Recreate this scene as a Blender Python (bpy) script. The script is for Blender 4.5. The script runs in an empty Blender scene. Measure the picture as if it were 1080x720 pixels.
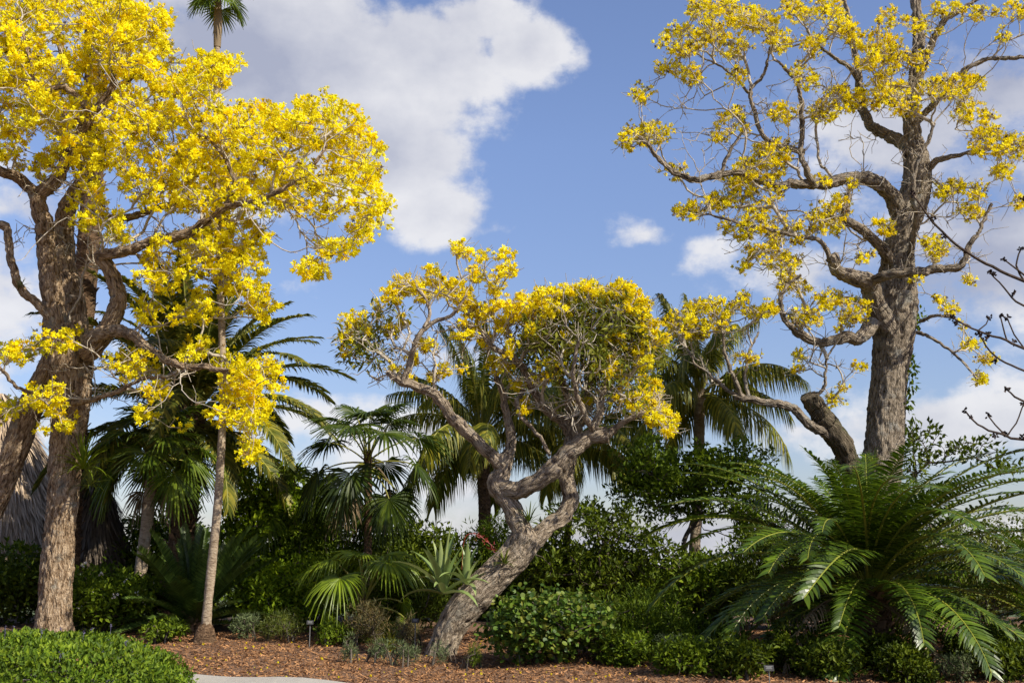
import bpy, math, random
import numpy as np
from mathutils import Vector, noise as mn

# ---------------------------------------------------------------- camera, sky, sun, exposure
SC = bpy.context.scene
COL = SC.collection
R = math.radians
F = 1200.0                       # focal length in photo pixels (1080 wide)
PITCH = math.atan(232.0 / F)
CAM = np.array([0.0, 0.0, 1.6])
cd = bpy.data.cameras.new('camera')
cd.sensor_width = 36.0
cd.lens = 36.0 * F / 1080.0
cd.clip_start = 0.05
cd.clip_end = 3000
cam = bpy.data.objects.new('camera', cd)
cam.location = CAM
cam.rotation_euler = (R(90) + PITCH, 0, 0)
COL.objects.link(cam)
SC.camera = cam
SC.render.engine = 'CYCLES'
SC.cycles.use_denoising = True
SC.cycles.max_bounces = 7
SC.cycles.diffuse_bounces = 3
SC.cycles.glossy_bounces = 2
SC.cycles.transmission_bounces = 4
SC.cycles.transparent_max_bounces = 4
SC.cycles.sample_clamp_indirect = 4.0
SC.view_settings.view_transform = 'Standard'
SC.view_settings.look = 'None'
SC.view_settings.gamma = 1.0
SC.view_settings.use_curve_mapping = False
SC.view_settings.exposure = 0.52

def P(px, py, Y):
    """photo pixel (1080x720) at world depth Y -> world point"""
    cx = (px - 540.0) / F; cy = (360.0 - py) / F
    s, c = math.sin(PITCH), math.cos(PITCH)
    d = np.array([cx, c - cy * s, s + cy * c])
    return CAM + d * (Y / d[1])

SUN_TO = Vector((0.82, -0.56, 0.86)).normalized()     # direction towards the sun
sun_el = math.asin(SUN_TO.z)
sun_az = math.atan2(SUN_TO.x, SUN_TO.y)
sd = bpy.data.lights.new('sun', 'SUN')
sd.energy = 5.0
sd.angle = R(0.5)
sd.color = (1.0, 0.93, 0.80)
so = bpy.data.objects.new('sun', sd)
so.rotation_euler = SUN_TO.to_track_quat('Z', 'Y').to_euler()
so.location = (10, -10, 20)
COL.objects.link(so)

SKY_TINT = (1.30, 1.22, 1.37, 1)
def build_world():
    w = bpy.data.worlds.new('World'); SC.world = w; w.use_nodes = True
    nt = w.node_tree; nt.nodes.clear(); N = nt.nodes.new; K = nt.links.new
    out = N('ShaderNodeOutputWorld'); bg = N('ShaderNodeBackground')
    bg.inputs['Strength'].default_value = 0.088
    sky = N('ShaderNodeTexSky'); sky.sky_type = 'NISHITA'; sky.sun_disc = False
    sky.sun_elevation = sun_el; sky.sun_rotation = sun_az
    sky.altitude = 0; sky.air_density = 1.0; sky.dust_density = 0.6; sky.ozone_density = 2.2
    tc = N('ShaderNodeTexCoord')
    sep = N('ShaderNodeSeparateXYZ'); K(tc.outputs['Generated'], sep.inputs[0])
    def M(op, a, b=None, c=None, clamp=False):
        n = N('ShaderNodeMath'); n.operation = op; n.use_clamp = clamp
        for i, v in enumerate((a, b, c)):
            if v is None: continue
            if isinstance(v, (int, float)): n.inputs[i].default_value = v
            else: K(v, n.inputs[i])
        return n.outputs[0]
    az = M('ARCTAN2', sep.outputs[0], sep.outputs[1])
    el = M('ARCSINE', sep.outputs[2])
    comb = N('ShaderNodeCombineXYZ'); K(az, comb.inputs[0]); K(M('MULTIPLY', el, 1.35), comb.inputs[1])
    def noise(scale, detail, rough, off):
        mp = N('ShaderNodeMapping'); mp.inputs['Location'].default_value = (off, off * .7, off * .3)
        K(comb.outputs[0], mp.inputs[0])
        n = N('ShaderNodeTexNoise'); n.inputs['Scale'].default_value = scale
        n.inputs['Detail'].default_value = detail; n.inputs['Roughness'].default_value = rough
        K(mp.outputs[0], n.inputs['Vector'])
        return n.outputs[0]
    n1 = noise(7.0, 10, .58, 3.1); n2 = noise(22.0, 8, .6, 8.4); n3 = noise(4.0, 6, .5, 13.0)
    # clouds: photo px centre, radii, weight
    clouds = [(300, 60, 210, 115, 1.0), (440, 60, 120, 70, 1.0), (555, 52, 62, 40, .95), (390, 175, 110, 60, .8),
              (455, 225, 75, 38, .8), (90, 190, 120, 70, .5), (230, 200, 120, 70, .6), (500, 20, 90, 40, .8), (30, 220, 90, 35, .5),
              (965, 150, 100, 60, .5), (1060, 250, 120, 90, .66), (1060, 90, 90, 55, .62), (850, 115, 70, 40, .34),
              (680, 248, 55, 22, .40), (745, 262, 45, 24, .45), (830, 290, 70, 26, .45), (520, 235, 36, 20, .35),
              (990, 452, 150, 40, .9), (1080, 440, 90, 44, .8), (850, 455, 80, 30, .55), (400, 465, 75, 42, .75), (480, 520, 140, 40, .55),
              (320, 440, 60, 24, .5), (700, 540, 140, 26, .45), (300, 300, 60, 20, .3), (480, 378, 60, 24, .4), (430, 360, 40, 16, .3),
              (20, 440, 80, 30, .5), (600, 350, 60, 30, .25), (-150, 300, 200, 120, .9), (1300, 200, 200, 160, .9), (600, 590, 1500, 62, .62)]
    f = None
    for (cx, cy, rx, ry, wt) in clouds:
        d = P(cx, cy, 10) - CAM; d /= np.linalg.norm(d)
        a0 = math.atan2(d[0], d[1]); e0 = math.asin(d[2])
        da = M('DIVIDE', M('SUBTRACT', az, a0), rx / F * 1.15)
        de = M('DIVIDE', M('SUBTRACT', el, e0), ry / F * 1.15)
        q = M('SQRT', M('ADD', M('MULTIPLY', da, da), M('MULTIPLY', de, de)))
        v = M('MULTIPLY', M('SUBTRACT', 1.15, q), wt)
        f = v if f is None else M('SMOOTH_MAX', f, v, .12)
    g = M('ADD', f, M('MULTIPLY', M('SUBTRACT', n1, .5), 1.5))
    g = M('ADD', g, M('MULTIPLY', M('SUBTRACT', n2, .5), .95))
    mr = N('ShaderNodeMapRange'); mr.interpolation_type = 'SMOOTHSTEP'
    K(g, mr.inputs[0]); mr.inputs[1].default_value = .18; mr.inputs[2].default_value = .58
    mask = M('MULTIPLY', mr.outputs[0], .90)
    # cloud tone: white where thin or sunlit, lavender grey in the thick parts
    br = M('ADD', M('MULTIPLY', n3, .7), M('MULTIPLY', M('ADD', n1, M('MULTIPLY', n2, .4)), .9))
    br = M('SUBTRACT', br, M('MULTIPLY', f, .30))
    dark = None
    for (cx, cy, rx, ry, wt) in [(225, 30, 130, 90, .55), (1010, 290, 170, 60, .7), (1060, 200, 140, 90, .6), (400, 150, 140, 45, .5), (340, 60, 160, 70, .25), (980, 110, 200, 110, .6), (900, 250, 120, 60, .4), (60, 220, 120, 90, .3), (740, 560, 300, 40, .5), (560, 330, 160, 60, .3)]:
        d = P(cx, cy, 10) - CAM; d /= np.linalg.norm(d)
        a0 = math.atan2(d[0], d[1]); e0 = math.asin(d[2])
        da = M('DIVIDE', M('SUBTRACT', az, a0), rx / F * 1.3); de = M('DIVIDE', M('SUBTRACT', el, e0), ry / F * 1.3)
        q = M('SUBTRACT', 1.0, M('SQRT', M('ADD', M('MULTIPLY', da, da), M('MULTIPLY', de, de))), clamp=True)
        v = M('MULTIPLY', q, wt); dark = v if dark is None else M('MAXIMUM', dark, v)
    br = M('SUBTRACT', br, dark)
    ramp = N('ShaderNodeValToRGB'); K(br, ramp.inputs[0])
    ramp.color_ramp.elements[0].position = .30; ramp.color_ramp.elements[0].color = (3.4, 3.6, 4.5, 1)
    ramp.color_ramp.elements[1].position = .88; ramp.color_ramp.elements[1].color = (6.9, 6.85, 7.0, 1)
    mix = N('ShaderNodeMix'); mix.data_type = 'RGBA'
    tint = N('ShaderNodeMix'); tint.data_type = 'RGBA'; tint.blend_type = 'MULTIPLY'; tint.inputs['Factor'].default_value = 1
    vm = N('ShaderNodeVectorMath'); vm.operation = 'SCALE'; K(sky.outputs[0], vm.inputs[0])
    er = N('ShaderNodeMapRange'); K(el, er.inputs[0]); er.inputs[1].default_value = 0; er.inputs[2].default_value = .36; er.inputs[3].default_value = .66; er.inputs[4].default_value = 1.0
    K(er.outputs[0], vm.inputs['Scale']); K(vm.outputs[0], tint.inputs[6]); tint.inputs[7].default_value = SKY_TINT
    K(mask, mix.inputs['Factor']); K(tint.outputs[2], mix.inputs[6]); K(ramp.outputs[0], mix.inputs[7])
    K(mix.outputs[2], bg.inputs['Color']); K(bg.outputs[0], out.inputs['Surface'])
build_world()

rng = np.random.default_rng(7)
random.seed(7)

# ---------------------------------------------------------------- terrain height
def ground(x, y):
    ys = [-400, -2, 4, 8, 10.3, 10.9, 12.5, 14, 16.5, 20, 30, 60, 200, 1500]
    zs = [0, 0, .05, .34, .50, .53, .58, .68, .76, .68, .1, -1.2, -2.0, -3.0]
    z = np.interp(y, ys, zs)
    return z + .018 * np.sin(x * 1.7 + y) + .012 * np.sin(x * 3.9 - y * 2.1)

# ---------------------------------------------------------------- mesh builder
class MB:
    def __init__(s):
        s.v = []; s.f = []; s.r = []; s.m = []; s.b = []; s.n = 0
    def add(s, V, Fc, rnd=.5, mat=0, bk=None):
        V = np.asarray(V, float).reshape(-1, 3); Fc = np.asarray(Fc, int)
        s.v.append(V); s.f.append(Fc + s.n); s.n += len(V)
        s.r.append(np.broadcast_to(np.asarray(rnd, float), (len(Fc),)).copy())
        s.m.append(np.full(len(Fc), mat, int))
        s.b.append(np.zeros_like(V) if bk is None else bk)
    def stamp(s, T, Fc, pos, Rm, scale, rnd, mat=0):
        T = np.asarray(T, float); Fc = np.asarray(Fc, int); k = len(pos)
        if k == 0: return
        sc_ = np.asarray(scale, float)
        if sc_.ndim == 0: sc_ = np.full(k, float(sc_))
        V = pos[:, None, :] + np.einsum('kij,nj->kni', Rm, T) * sc_[:, None, None]
        FF = (Fc[None] + (np.arange(k) * len(T))[:, None, None]).reshape(-1, Fc.shape[1])
        s.add(V.reshape(-1, 3), FF, np.repeat(rnd, len(Fc)), mat)
    def build(s, name, mats, parent=None, smooth=False):
        me = s.mesh(name, mats, smooth)
        o = bpy.data.objects.new(name, me); COL.objects.link(o)
        if parent is not None:
            o.parent = parent
            l = parent.location
            if parent.type == 'EMPTY' and tuple(l) != (0, 0, 0):
                o.location = (-l[0], -l[1], -l[2])
        return o
    def mesh(s, name, mats, smooth=False):
        me = bpy.data.meshes.new(name)
        V = np.concatenate(s.v); me.vertices.add(len(V)); me.vertices.foreach_set('co', V.ravel())
        loops = np.concatenate([f.ravel() for f in s.f])
        tot = np.concatenate([np.full(len(f), f.shape[1], int) for f in s.f])
        st = np.concatenate([[0], np.cumsum(tot)[:-1]])
        me.loops.add(len(loops)); me.loops.foreach_set('vertex_index', loops)
        me.polygons.add(len(tot)); me.polygons.foreach_set('loop_start', st); me.polygons.foreach_set('loop_total', tot)
        me.polygons.foreach_set('material_index', np.concatenate(s.m))
        me.polygons.foreach_set('use_smooth', np.full(len(tot), smooth))
        a = me.attributes.new('rnd', 'FLOAT', 'FACE'); a.data.foreach_set('value', np.concatenate(s.r))
        if any(b.any() for b in s.b):
            a = me.attributes.new('bk', 'FLOAT_VECTOR', 'POINT'); a.data.foreach_set('vector', np.concatenate(s.b).ravel())
        for m in (mats if isinstance(mats, (list, tuple)) else [mats]): me.materials.append(m)
        me.update(calc_edges=True); me.validate()
        return me

def unit(v):
    v = np.asarray(v, float)
    return v / np.maximum(np.linalg.norm(v, axis=-1, keepdims=True), 1e-9)
def basis(D, U):
    """columns: side, direction, normal"""
    D = unit(D); S = np.cross(D, U); bad = np.linalg.norm(S, axis=1) < 1e-3
    S[bad] = np.cross(D[bad], np.array([1.0, .2, .1])); S = unit(S)
    Nn = np.cross(S, D)
    return np.stack([S, D, Nn], axis=2)
def rdir(n, g=rng):
    return unit(g.normal(size=(n, 3)))

def tube(mb, pts, rad, sides=6, amp=0.0, freq=9.0, stretch=.3, cap=True, rnd=.5, mat=0, s0=0.0):
    pts = np.asarray(pts, float); rad = np.asarray(rad, float); n = len(pts)
    T = unit(np.gradient(pts, axis=0))
    ref = np.array([0, 1.0, 0]) if abs(T[0][1]) < .9 else np.array([1.0, 0, 0])
    u = unit(ref - T[0] * ref.dot(T[0])); Us = []
    for i in range(n):
        u = u - T[i] * u.dot(T[i]); u = u / max(np.linalg.norm(u), 1e-9); Us.append(u)
    Us = np.array(Us); Ws = np.cross(T, Us)
    a = np.linspace(0, 2 * math.pi, sides, endpoint=False)
    ca, sa = np.cos(a), np.sin(a)
    Sx = s0 + np.concatenate([[0], np.cumsum(np.linalg.norm(np.diff(pts, axis=0), axis=1))])
    rr = np.repeat(rad[:, None], sides, 1)
    if amp > 0:
        for i in range(n):
            for j in range(sides):
                q = Vector((ca[j] * rad[i] * freq, sa[j] * rad[i] * freq, Sx[i] * freq * stretch))
                wv = mn.noise(q * .6 + Vector((5, 9, 2))) * 1.3
                q2 = q + Vector((wv, -wv, wv * .7))
                v = abs(mn.noise(q2)) * 2.6
                v = -max(0.0, 1 - v) ** 2 * 1.1 + .45 * mn.noise(q * 3.1) + .35
                lump = mn.noise(Vector((ca[j] * 1.2, sa[j] * 1.2, Sx[i] * 1.6 + 7))) + .5 * mn.noise(Vector((ca[j] * 2.4, sa[j] * 2.4, Sx[i] * 5 + 3)))
                rr[i, j] += amp * v + rad[i] * .11 * lump
    V = pts[:, None] + Us[:, None] * (rr * ca)[..., None] + Ws[:, None] * (rr * sa)[..., None]
    bk = np.stack([rad[:, None] * ca, rad[:, None] * sa, np.repeat(Sx[:, None], sides, 1)], axis=2)
    i = np.arange(n - 1)[:, None] * sides; j = np.arange(sides)[None]; j2 = (j + 1) % sides
    Q = np.stack([i + j, i + j2, i + sides + j2, i + sides + j], axis=2).reshape(-1, 4)
    mb.add(V.reshape(-1, 3), Q, rnd, mat, bk.reshape(-1, 3))
    if cap:
        c = pts[-1] + T[-1] * rad[-1] * .25
        VV = np.concatenate([V[-1], [c]]); bb = np.concatenate([bk[-1], [[0, 0, Sx[-1]]]])
        mb.add(VV, np.stack([j[0], j2[0], np.full(sides, sides)], axis=1), rnd, mat, bb)

def spline(ctrl, step):
    """Catmull-Rom through rows [x,y,z,r]"""
    c = np.asarray(ctrl, float)
    if len(c) == 2: c = np.array([c[0], (c[0] + c[1]) / 2, c[1]])
    e = np.concatenate([[2 * c[0] - c[1]], c, [2 * c[-1] - c[-2]]]); out = []
    for k in range(1, len(e) - 2):
        p0, p1, p2, p3 = e[k - 1:k + 3]
        m = max(1, int(np.linalg.norm(p2[:3] - p1[:3]) / step))
        for t in np.arange(m) / m:
            out.append(.5 * (2 * p1 + (p2 - p0) * t + (2 * p0 - 5 * p1 + 4 * p2 - p3) * t * t + (3 * p1 - p0 - 3 * p2 + p3) * t ** 3))
    out.append(c[-1]); out = np.array(out); out[:, 3] = np.maximum(out[:, 3], .002)
    return out

# ---------------------------------------------------------------- materials
def newmat(name):
    m = bpy.data.materials.new(name); m.use_nodes = True; nt = m.node_tree; nt.nodes.clear()
    return m, nt, nt.nodes.new, nt.links.new
def c4(c): return (c[0], c[1], c[2], 1)

def leaf_mat(name, cols, rough=.45, trans=.3, spec=.5, tcol=None, hue_noise=0.0):
    m, nt, N, K = newmat(name)
    out = N('ShaderNodeOutputMaterial'); at = N('ShaderNodeAttribute'); at.attribute_name = 'rnd'
    rp = N('ShaderNodeValToRGB'); K(at.outputs['Fac'], rp.inputs[0])
    el = rp.color_ramp.elements
    while len(el) < len(cols): el.new(.5)
    for i, c in enumerate(cols):
        el[i].position = i / (len(cols) - 1); el[i].color = c4(c)
    ns = N('ShaderNodeTexNoise'); ns.inputs['Scale'].default_value = 3.0; ns.inputs['Detail'].default_value = 3
    tc = N('ShaderNodeTexCoord'); K(tc.outputs['Object'], ns.inputs['Vector'])
    hs = N('ShaderNodeHueSaturation'); K(rp.outputs[0], hs.inputs['Color'])
    mr = N('ShaderNodeMapRange'); K(ns.outputs[0], mr.inputs[0])
    mr.inputs[1].default_value = .3; mr.inputs[2].default_value = .7; mr.inputs[3].default_value = .75; mr.inputs[4].default_value = 1.25
    K(mr.outputs[0], hs.inputs['Value'])
    pb = N('ShaderNodeBsdfPrincipled'); K(hs.outputs[0], pb.inputs['Base Color'])
    pb.inputs['Roughness'].default_value = rough; pb.inputs['Specular IOR Level'].default_value = spec
    tr = N('ShaderNodeBsdfTranslucent')
    if tcol:
        tm = N('ShaderNodeMix'); tm.data_type = 'RGBA'; tm.blend_type = 'MULTIPLY'; tm.inputs['Factor'].default_value = 1
        K(hs.outputs[0], tm.inputs[6]); tm.inputs[7].default_value = c4(tcol); K(tm.outputs[2], tr.inputs[0])
    else: K(hs.outputs[0], tr.inputs[0])
    mx = N('ShaderNodeMixShader'); mx.inputs[0].default_value = trans
    K(pb.outputs[0], mx.inputs[1]); K(tr.outputs[0], mx.inputs[2]); K(mx.outputs[0], out.inputs[0])
    return m

def bark_mat(name, dark, mid, light, fu=26, fv=7, bump=.03, lichen=None, lich_amt=.5, rough=.9):
    m, nt, N, K = newmat(name)
    out = N('ShaderNodeOutputMaterial'); at = N('ShaderNodeAttribute'); at.attribute_name = 'bk'
    mp = N('ShaderNodeMapping'); mp.inputs['Scale'].default_value = (fu, fu, fv); K(at.outputs['Vector'], mp.inputs[0])
    wn = N('ShaderNodeTexNoise'); wn.inputs['Scale'].default_value = .9; wn.inputs['Detail'].default_value = 3; K(mp.outputs[0], wn.inputs['Vector'])
    ad = N('ShaderNodeVectorMath'); ad.operation = 'MULTIPLY_ADD'; K(wn.outputs['Color'], ad.inputs[0]); ad.inputs[1].default_value = (2.6, 2.6, 2.6); K(mp.outputs[0], ad.inputs[2])
    vo = N('ShaderNodeTexVoronoi'); vo.feature = 'F1'; vo.inputs['Scale'].default_value = 1.0; K(ad.outputs[0], vo.inputs['Vector'])
    fn = N('ShaderNodeTexNoise'); fn.inputs['Scale'].default_value = 3.0; fn.inputs['Detail'].default_value = 8; fn.inputs['Roughness'].default_value = .65; K(mp.outputs[0], fn.inputs['Vector'])
    mr = N('ShaderNodeMapRange'); K(vo.outputs['Distance'], mr.inputs[0]); mr.inputs[1].default_value = .95; mr.inputs[2].default_value = .1
    h = N('ShaderNodeMath'); h.operation = 'MULTIPLY_ADD'; K(fn.outputs[0], h.inputs[0]); h.inputs[1].default_value = 1.5; K(mr.outputs[0], h.inputs[2])
    rp = N('ShaderNodeValToRGB'); hh = N('ShaderNodeMath'); hh.operation = 'MULTIPLY'; K(h.outputs[0], hh.inputs[0]); hh.inputs[1].default_value = .44
    K(hh.outputs[0], rp.inputs[0]); el = rp.color_ramp.elements
    el[0].position = .30; el[0].color = c4(dark); el[1].position = .78; el[1].color = c4(light); e = el.new(.48); e.color = c4(mid)
    colr = rp.outputs[0]
    if lichen:
        tc = N('ShaderNodeTexCoord'); ln = N('ShaderNodeTexNoise'); ln.inputs['Scale'].default_value = 4.5; ln.inputs['Detail'].default_value = 7; ln.inputs['Roughness'].default_value = .65
        K(tc.outputs['Object'], ln.inputs['Vector'])
        lr = N('ShaderNodeMapRange'); K(ln.outputs[0], lr.inputs[0]); lr.inputs[1].default_value = .62 - .2 * lich_amt; lr.inputs[2].default_value = .70 - .12 * lich_amt; lr.inputs[4].default_value = .8
        mx = N('ShaderNodeMix'); mx.data_type = 'RGBA'; K(lr.outputs[0], mx.inputs['Factor']); K(colr, mx.inputs[6]); mx.inputs[7].default_value = c4(lichen); colr = mx.outputs[2]
    pb = N('ShaderNodeBsdfPrincipled'); K(colr, pb.inputs['Base Color']); pb.inputs['Roughness'].default_value = rough; pb.inputs['Specular IOR Level'].default_value = .2
    bp = N('ShaderNodeBump'); bp.inputs['Strength'].default_value = 1.0; bp.inputs['Distance'].default_value = bump; K(h.outputs[0], bp.inputs['Height'])
    K(bp.outputs[0], pb.inputs['Normal']); K(pb.outputs[0], out.inputs[0])
    return m

def plain_mat(name, c1, c2, scale=20, rough=.8, bump=0.0, spec=.3, rnd_amt=0.0, detail=6):
    m, nt, N, K = newmat(name)
    out = N('ShaderNodeOutputMaterial'); tc = N('ShaderNodeTexCoord')
    n = N('ShaderNodeTexNoise'); n.inputs['Scale'].default_value = scale; n.inputs['Detail'].default_value = detail; n.inputs['Roughness'].default_value = .65; K(tc.outputs['Object'], n.inputs['Vector'])
    fac = n.outputs[0]
    if rnd_amt:
        at = N('ShaderNodeAttribute'); at.attribute_name = 'rnd'
        q = N('ShaderNodeMix'); q.inputs['Factor'].default_value = rnd_amt; K(fac, q.inputs[2]); K(at.outputs['Fac'], q.inputs[3]); fac = q.outputs[0]
    rp = N('ShaderNodeValToRGB'); K(fac, rp.inputs[0])
    rp.color_ramp.elements[0].position = .3 * (1 - rnd_amt); rp.color_ramp.elements[0].color = c4(c1)
    rp.color_ramp.elements[1].position = .7 + .3 * rnd_amt; rp.color_ramp.elements[1].color = c4(c2)
    pb = N('ShaderNodeBsdfPrincipled'); K(rp.outputs[0], pb.inputs['Base Color']); pb.inputs['Roughness'].default_value = rough; pb.inputs['Specular IOR Level'].default_value = spec
    if bump:
        b = N('ShaderNodeBump'); b.inputs['Distance'].default_value = bump; K(n.outputs[0], b.inputs['Height']); K(b.outputs[0], pb.inputs['Normal'])
    K(pb.outputs[0], out.inputs[0])
    return m

M_BARK_L = bark_mat('corky_bark', (.022, .014, .009), (.28, .185, .105), (.64, .49, .33), 34, 10, .035, (.30, .29, .24), .25)
M_BARK_C = bark_mat('furrowed_bark', (.02, .015, .011), (.25, .19, .13), (.56, .46, .34), 36, 10, .03, (.36, .32, .25), .3)
M_BARK_R = bark_mat('ridged_bark', (.02, .015, .011), (.22, .175, .125), (.48, .40, .30), 34, 7, .035, (.33, .32, .28), .4)
M_TWIG = bark_mat('pale_twig_bark', (.17, .14, .10), (.40, .34, .25), (.60, .53, .43), 60, 18, .006, (.40, .38, .32), .4)
M_TWIGD = bark_mat('dark_twig_bark', (.02, .014, .010), (.05, .035, .025), (.10, .07, .05), 60, 18, .006)
M_STEM = bark_mat('grey_brown_stem_bark', (.02, .016, .012), (.07, .055, .04), (.16, .13, .10), 50, 18, .006)
M_FLOWER = leaf_mat('yellow_petals', [(.78, .55, .002), (.90, .76, .005), (.93, .84, .015), (.95, .88, .04)], .6, .45, .15, tcol=(1, .98, .6))
M_FLOWER_G = leaf_mat('golden_petals', [(.62, .45, .003), (.86, .70, .004), (.91, .80, .010), (.94, .86, .03)], .6, .4, .15, tcol=(1, .95, .5))
M_MOSSBARK = bark_mat('mossy_dark_bark', (.012, .010, .007), (.10, .08, .05), (.24, .19, .13), 34, 7, .03, (.06, .075, .025), .5)
M_CALYX = leaf_mat('dry_brown_calyx', [(.05, .03, .01), (.16, .09, .02), (.30, .18, .03)], .8, .1, .2)
M_TABLEAF = leaf_mat('silvery_green_leaf', [(.10, .12, .010), (.18, .20, .02), (.30, .29, .04)], .6, .4, .2)
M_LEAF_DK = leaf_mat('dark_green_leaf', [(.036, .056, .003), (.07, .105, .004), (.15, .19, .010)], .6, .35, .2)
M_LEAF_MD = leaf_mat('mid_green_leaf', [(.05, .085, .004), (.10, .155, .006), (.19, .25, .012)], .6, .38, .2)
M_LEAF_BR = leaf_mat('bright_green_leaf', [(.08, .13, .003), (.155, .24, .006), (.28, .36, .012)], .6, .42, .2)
M_LEAF_HEDGE = leaf_mat('clipped_hedge_leaf', [(.04, .075, .005), (.10, .17, .008), (.21, .28, .014)], .6, .36, .25)
M_LEAF_YG = leaf_mat('yellow_green_leaf', [(.05, .08, .006), (.11, .14, .012), (.20, .22, .02)], .55, .35)
M_LEAF_GREY = leaf_mat('grey_green_leaf', [(.06, .085, .03), (.12, .155, .06), (.20, .24, .11)], .75, .2, .2)
M_LEAF_RUST = leaf_mat('olive_rust_leaf', [(.06, .06, .02), (.12, .10, .03), (.20, .13, .04)], .7, .25)
M_GRAPE = leaf_mat('round_glossy_leaf', [(.035, .075, .008), (.07, .13, .012), (.13, .21, .02), (.20, .20, .03)], .5, .3, .35)
M_CYCAD = leaf_mat('glossy_cycad_leaflet', [(.025, .05, .004), (.055, .10, .006), (.12, .185, .010)], .36, .28, .5)
M_CYCAD_D = leaf_mat('dark_cycad_leaflet', [(.03, .055, .008), (.055, .095, .013), (.10, .15, .024)], .45, .2, .4)
M_DATE = leaf_mat('date_palm_leaflet', [(.05, .068, .010), (.10, .12, .015), (.30, .26, .03)], .5, .35, .3)
M_COCO = leaf_mat('coconut_leaflet', [(.07, .095, .008), (.16, .18, .015), (.42, .36, .03)], .5, .42, .3)
M_FAN = leaf_mat('fan_palm_blade', [(.045, .078, .005), (.085, .135, .008), (.16, .21, .015)], .45, .32, .3)
M_FANB = leaf_mat('bright_fan_palm_blade', [(.09, .14, .006), (.16, .23, .010), (.26, .34, .02)], .4, .38, .35)
M_FAND = leaf_mat('dark_fan_palm_blade', [(.02, .038, .004), (.04, .068, .006), (.085, .12, .010)], .45, .3, .3)
M_RACH = plain_mat('yellow_green_rachis', (.16, .17, .03), (.28, .26, .05), 8, .45)
M_RACHC = plain_mat('yellow_rachis', (.13, .16, .02), (.27, .27, .035), 8, .4)
M_DEAD = leaf_mat('dead_palm_leaf', [(.12, .08, .04), (.22, .16, .09), (.34, .26, .15)], .8, .15)
M_PALMTR = bark_mat('pale_palm_bark', (.13, .095, .06), (.27, .205, .14), (.38, .31, .22), 14, 40, .006, (.40, .37, .29), .3)
M_PALMBR = bark_mat('brown_palm_bark', (.03, .018, .010), (.11, .065, .035), (.22, .14, .08), 18, 30, .02)
M_BOOT = plain_mat('palm_leaf_base', (.05, .028, .014), (.30, .20, .12), 14, .9, .01, rnd_amt=.5)
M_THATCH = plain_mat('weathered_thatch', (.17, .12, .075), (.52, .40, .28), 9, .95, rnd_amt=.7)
M_THATCHD = plain_mat('shaded_thatch', (.06, .045, .033), (.20, .16, .12), 9, .95, rnd_amt=.7)  # thatch darkened in the colour for the shade on the smaller hut
M_WOOD = plain_mat('weathered_post_wood', (.10, .07, .045), (.22, .16, .10), 20, .9)
M_AGAVE = leaf_mat('pale_bromeliad_leaf', [(.12, .18, .05), (.20, .27, .08), (.30, .35, .12)], .45, .2)
M_YELLOWLF = leaf_mat('variegated_yellow_leaf', [(.30, .30, .02), (.55, .48, .03), (.7, .6, .05)], .5, .3)
M_RED = leaf_mat('red_bract', [(.16, .015, .012), (.28, .03, .02), (.38, .06, .04)], .5, .3)
M_WHITE = leaf_mat('pale_flower', [(.6, .5, .45), (.75, .7, .62), (.8, .78, .75)], .6, .3)
M_BUD = leaf_mat('dark_seed_bud', [(.012, .006, .004), (.03, .014, .01), (.06, .03, .02)], .8, .05)
M_CHIP = plain_mat('mulch_chip', (.10, .042, .015), (.46, .235, .10), 30, .95, rnd_amt=.8)
M_PLAQUE = plain_mat('grey_metal_plaque', (.03, .03, .03), (.06, .06, .058), 30, .8, spec=.2)
M_STAKE = plain_mat('dull_steel_stake', (.12, .12, .11), (.2, .2, .19), 30, .5)
M_INK = plain_mat('pale_lettering', (.22, .22, .21), (.28, .28, .27), 30, .6)

# ---------------------------------------------------------------- object helpers
def tag(o, label=None, cat=None, group=None, kind=None):
    if label: o['label'] = label
    if cat: o['category'] = cat
    if group: o['group'] = group
    if kind: o['kind'] = kind
    return o
def empty(name, loc, label, cat, group=None):
    o = bpy.data.objects.new(name, None); COL.objects.link(o); o.location = [float(a) for a in loc]
    o.empty_display_size = .1
    bpy.context.view_layer.update
    return tag(o, label, cat, group)
def part(name, me, parent, loc=(0, 0, 0), rot=(0, 0, 0), scale=1.0):
    o = bpy.data.objects.new(name, me); COL.objects.link(o); o.parent = parent
    o.location = [float(a) for a in loc]; o.rotation_euler = rot
    o.scale = (scale,) * 3 if np.isscalar(scale) else scale
    return o

# leaf templates: (verts, faces) length 1 along +Y
def leaf_t(w, fold=.12, tip=-.12, pos=.45):
    return (np.array([[0, 0, 0], [w / 2, pos, fold * w], [0, 1, tip], [-w / 2, pos, fold * w], [0, pos, -fold * w]]), np.array([[0, 1, 2, 4], [0, 4, 2, 3]]))
def round_t(w=1.0):
    a = np.linspace(-math.pi / 2, 1.5 * math.pi, 8, endpoint=False)
    V = [[math.cos(t) * w / 2, .5 + math.sin(t) * .5, .06 * math.cos(t) ** 2] for t in a]
    return np.array(V), np.array([[0, 1, 2, 3], [0, 3, 4, 5], [0, 5, 6, 7]])
L_OVAL = leaf_t(.5); L_NARROW = leaf_t(.22); L_NEEDLE = leaf_t(.10); L_ROUND = round_t(1.0)

def floret_t():
    V = [[0, -.55, 0]]; Fq = []
    for k in range(5):
        a = 2 * math.pi * k / 5
        for (da, rr, y) in ((-.50, .36, .12), (0, .62, .02 if k % 2 else .16), (.50, .36, .12)):
            V.append([math.cos(a + da) * rr, y + (.05 if da == 0 else 0), math.sin(a + da) * rr])
        b = 1 + 3 * k; Fq.append([0, b, b + 1, b + 2])
    return np.array(V), np.array(Fq)
FLORET = floret_t()

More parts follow.
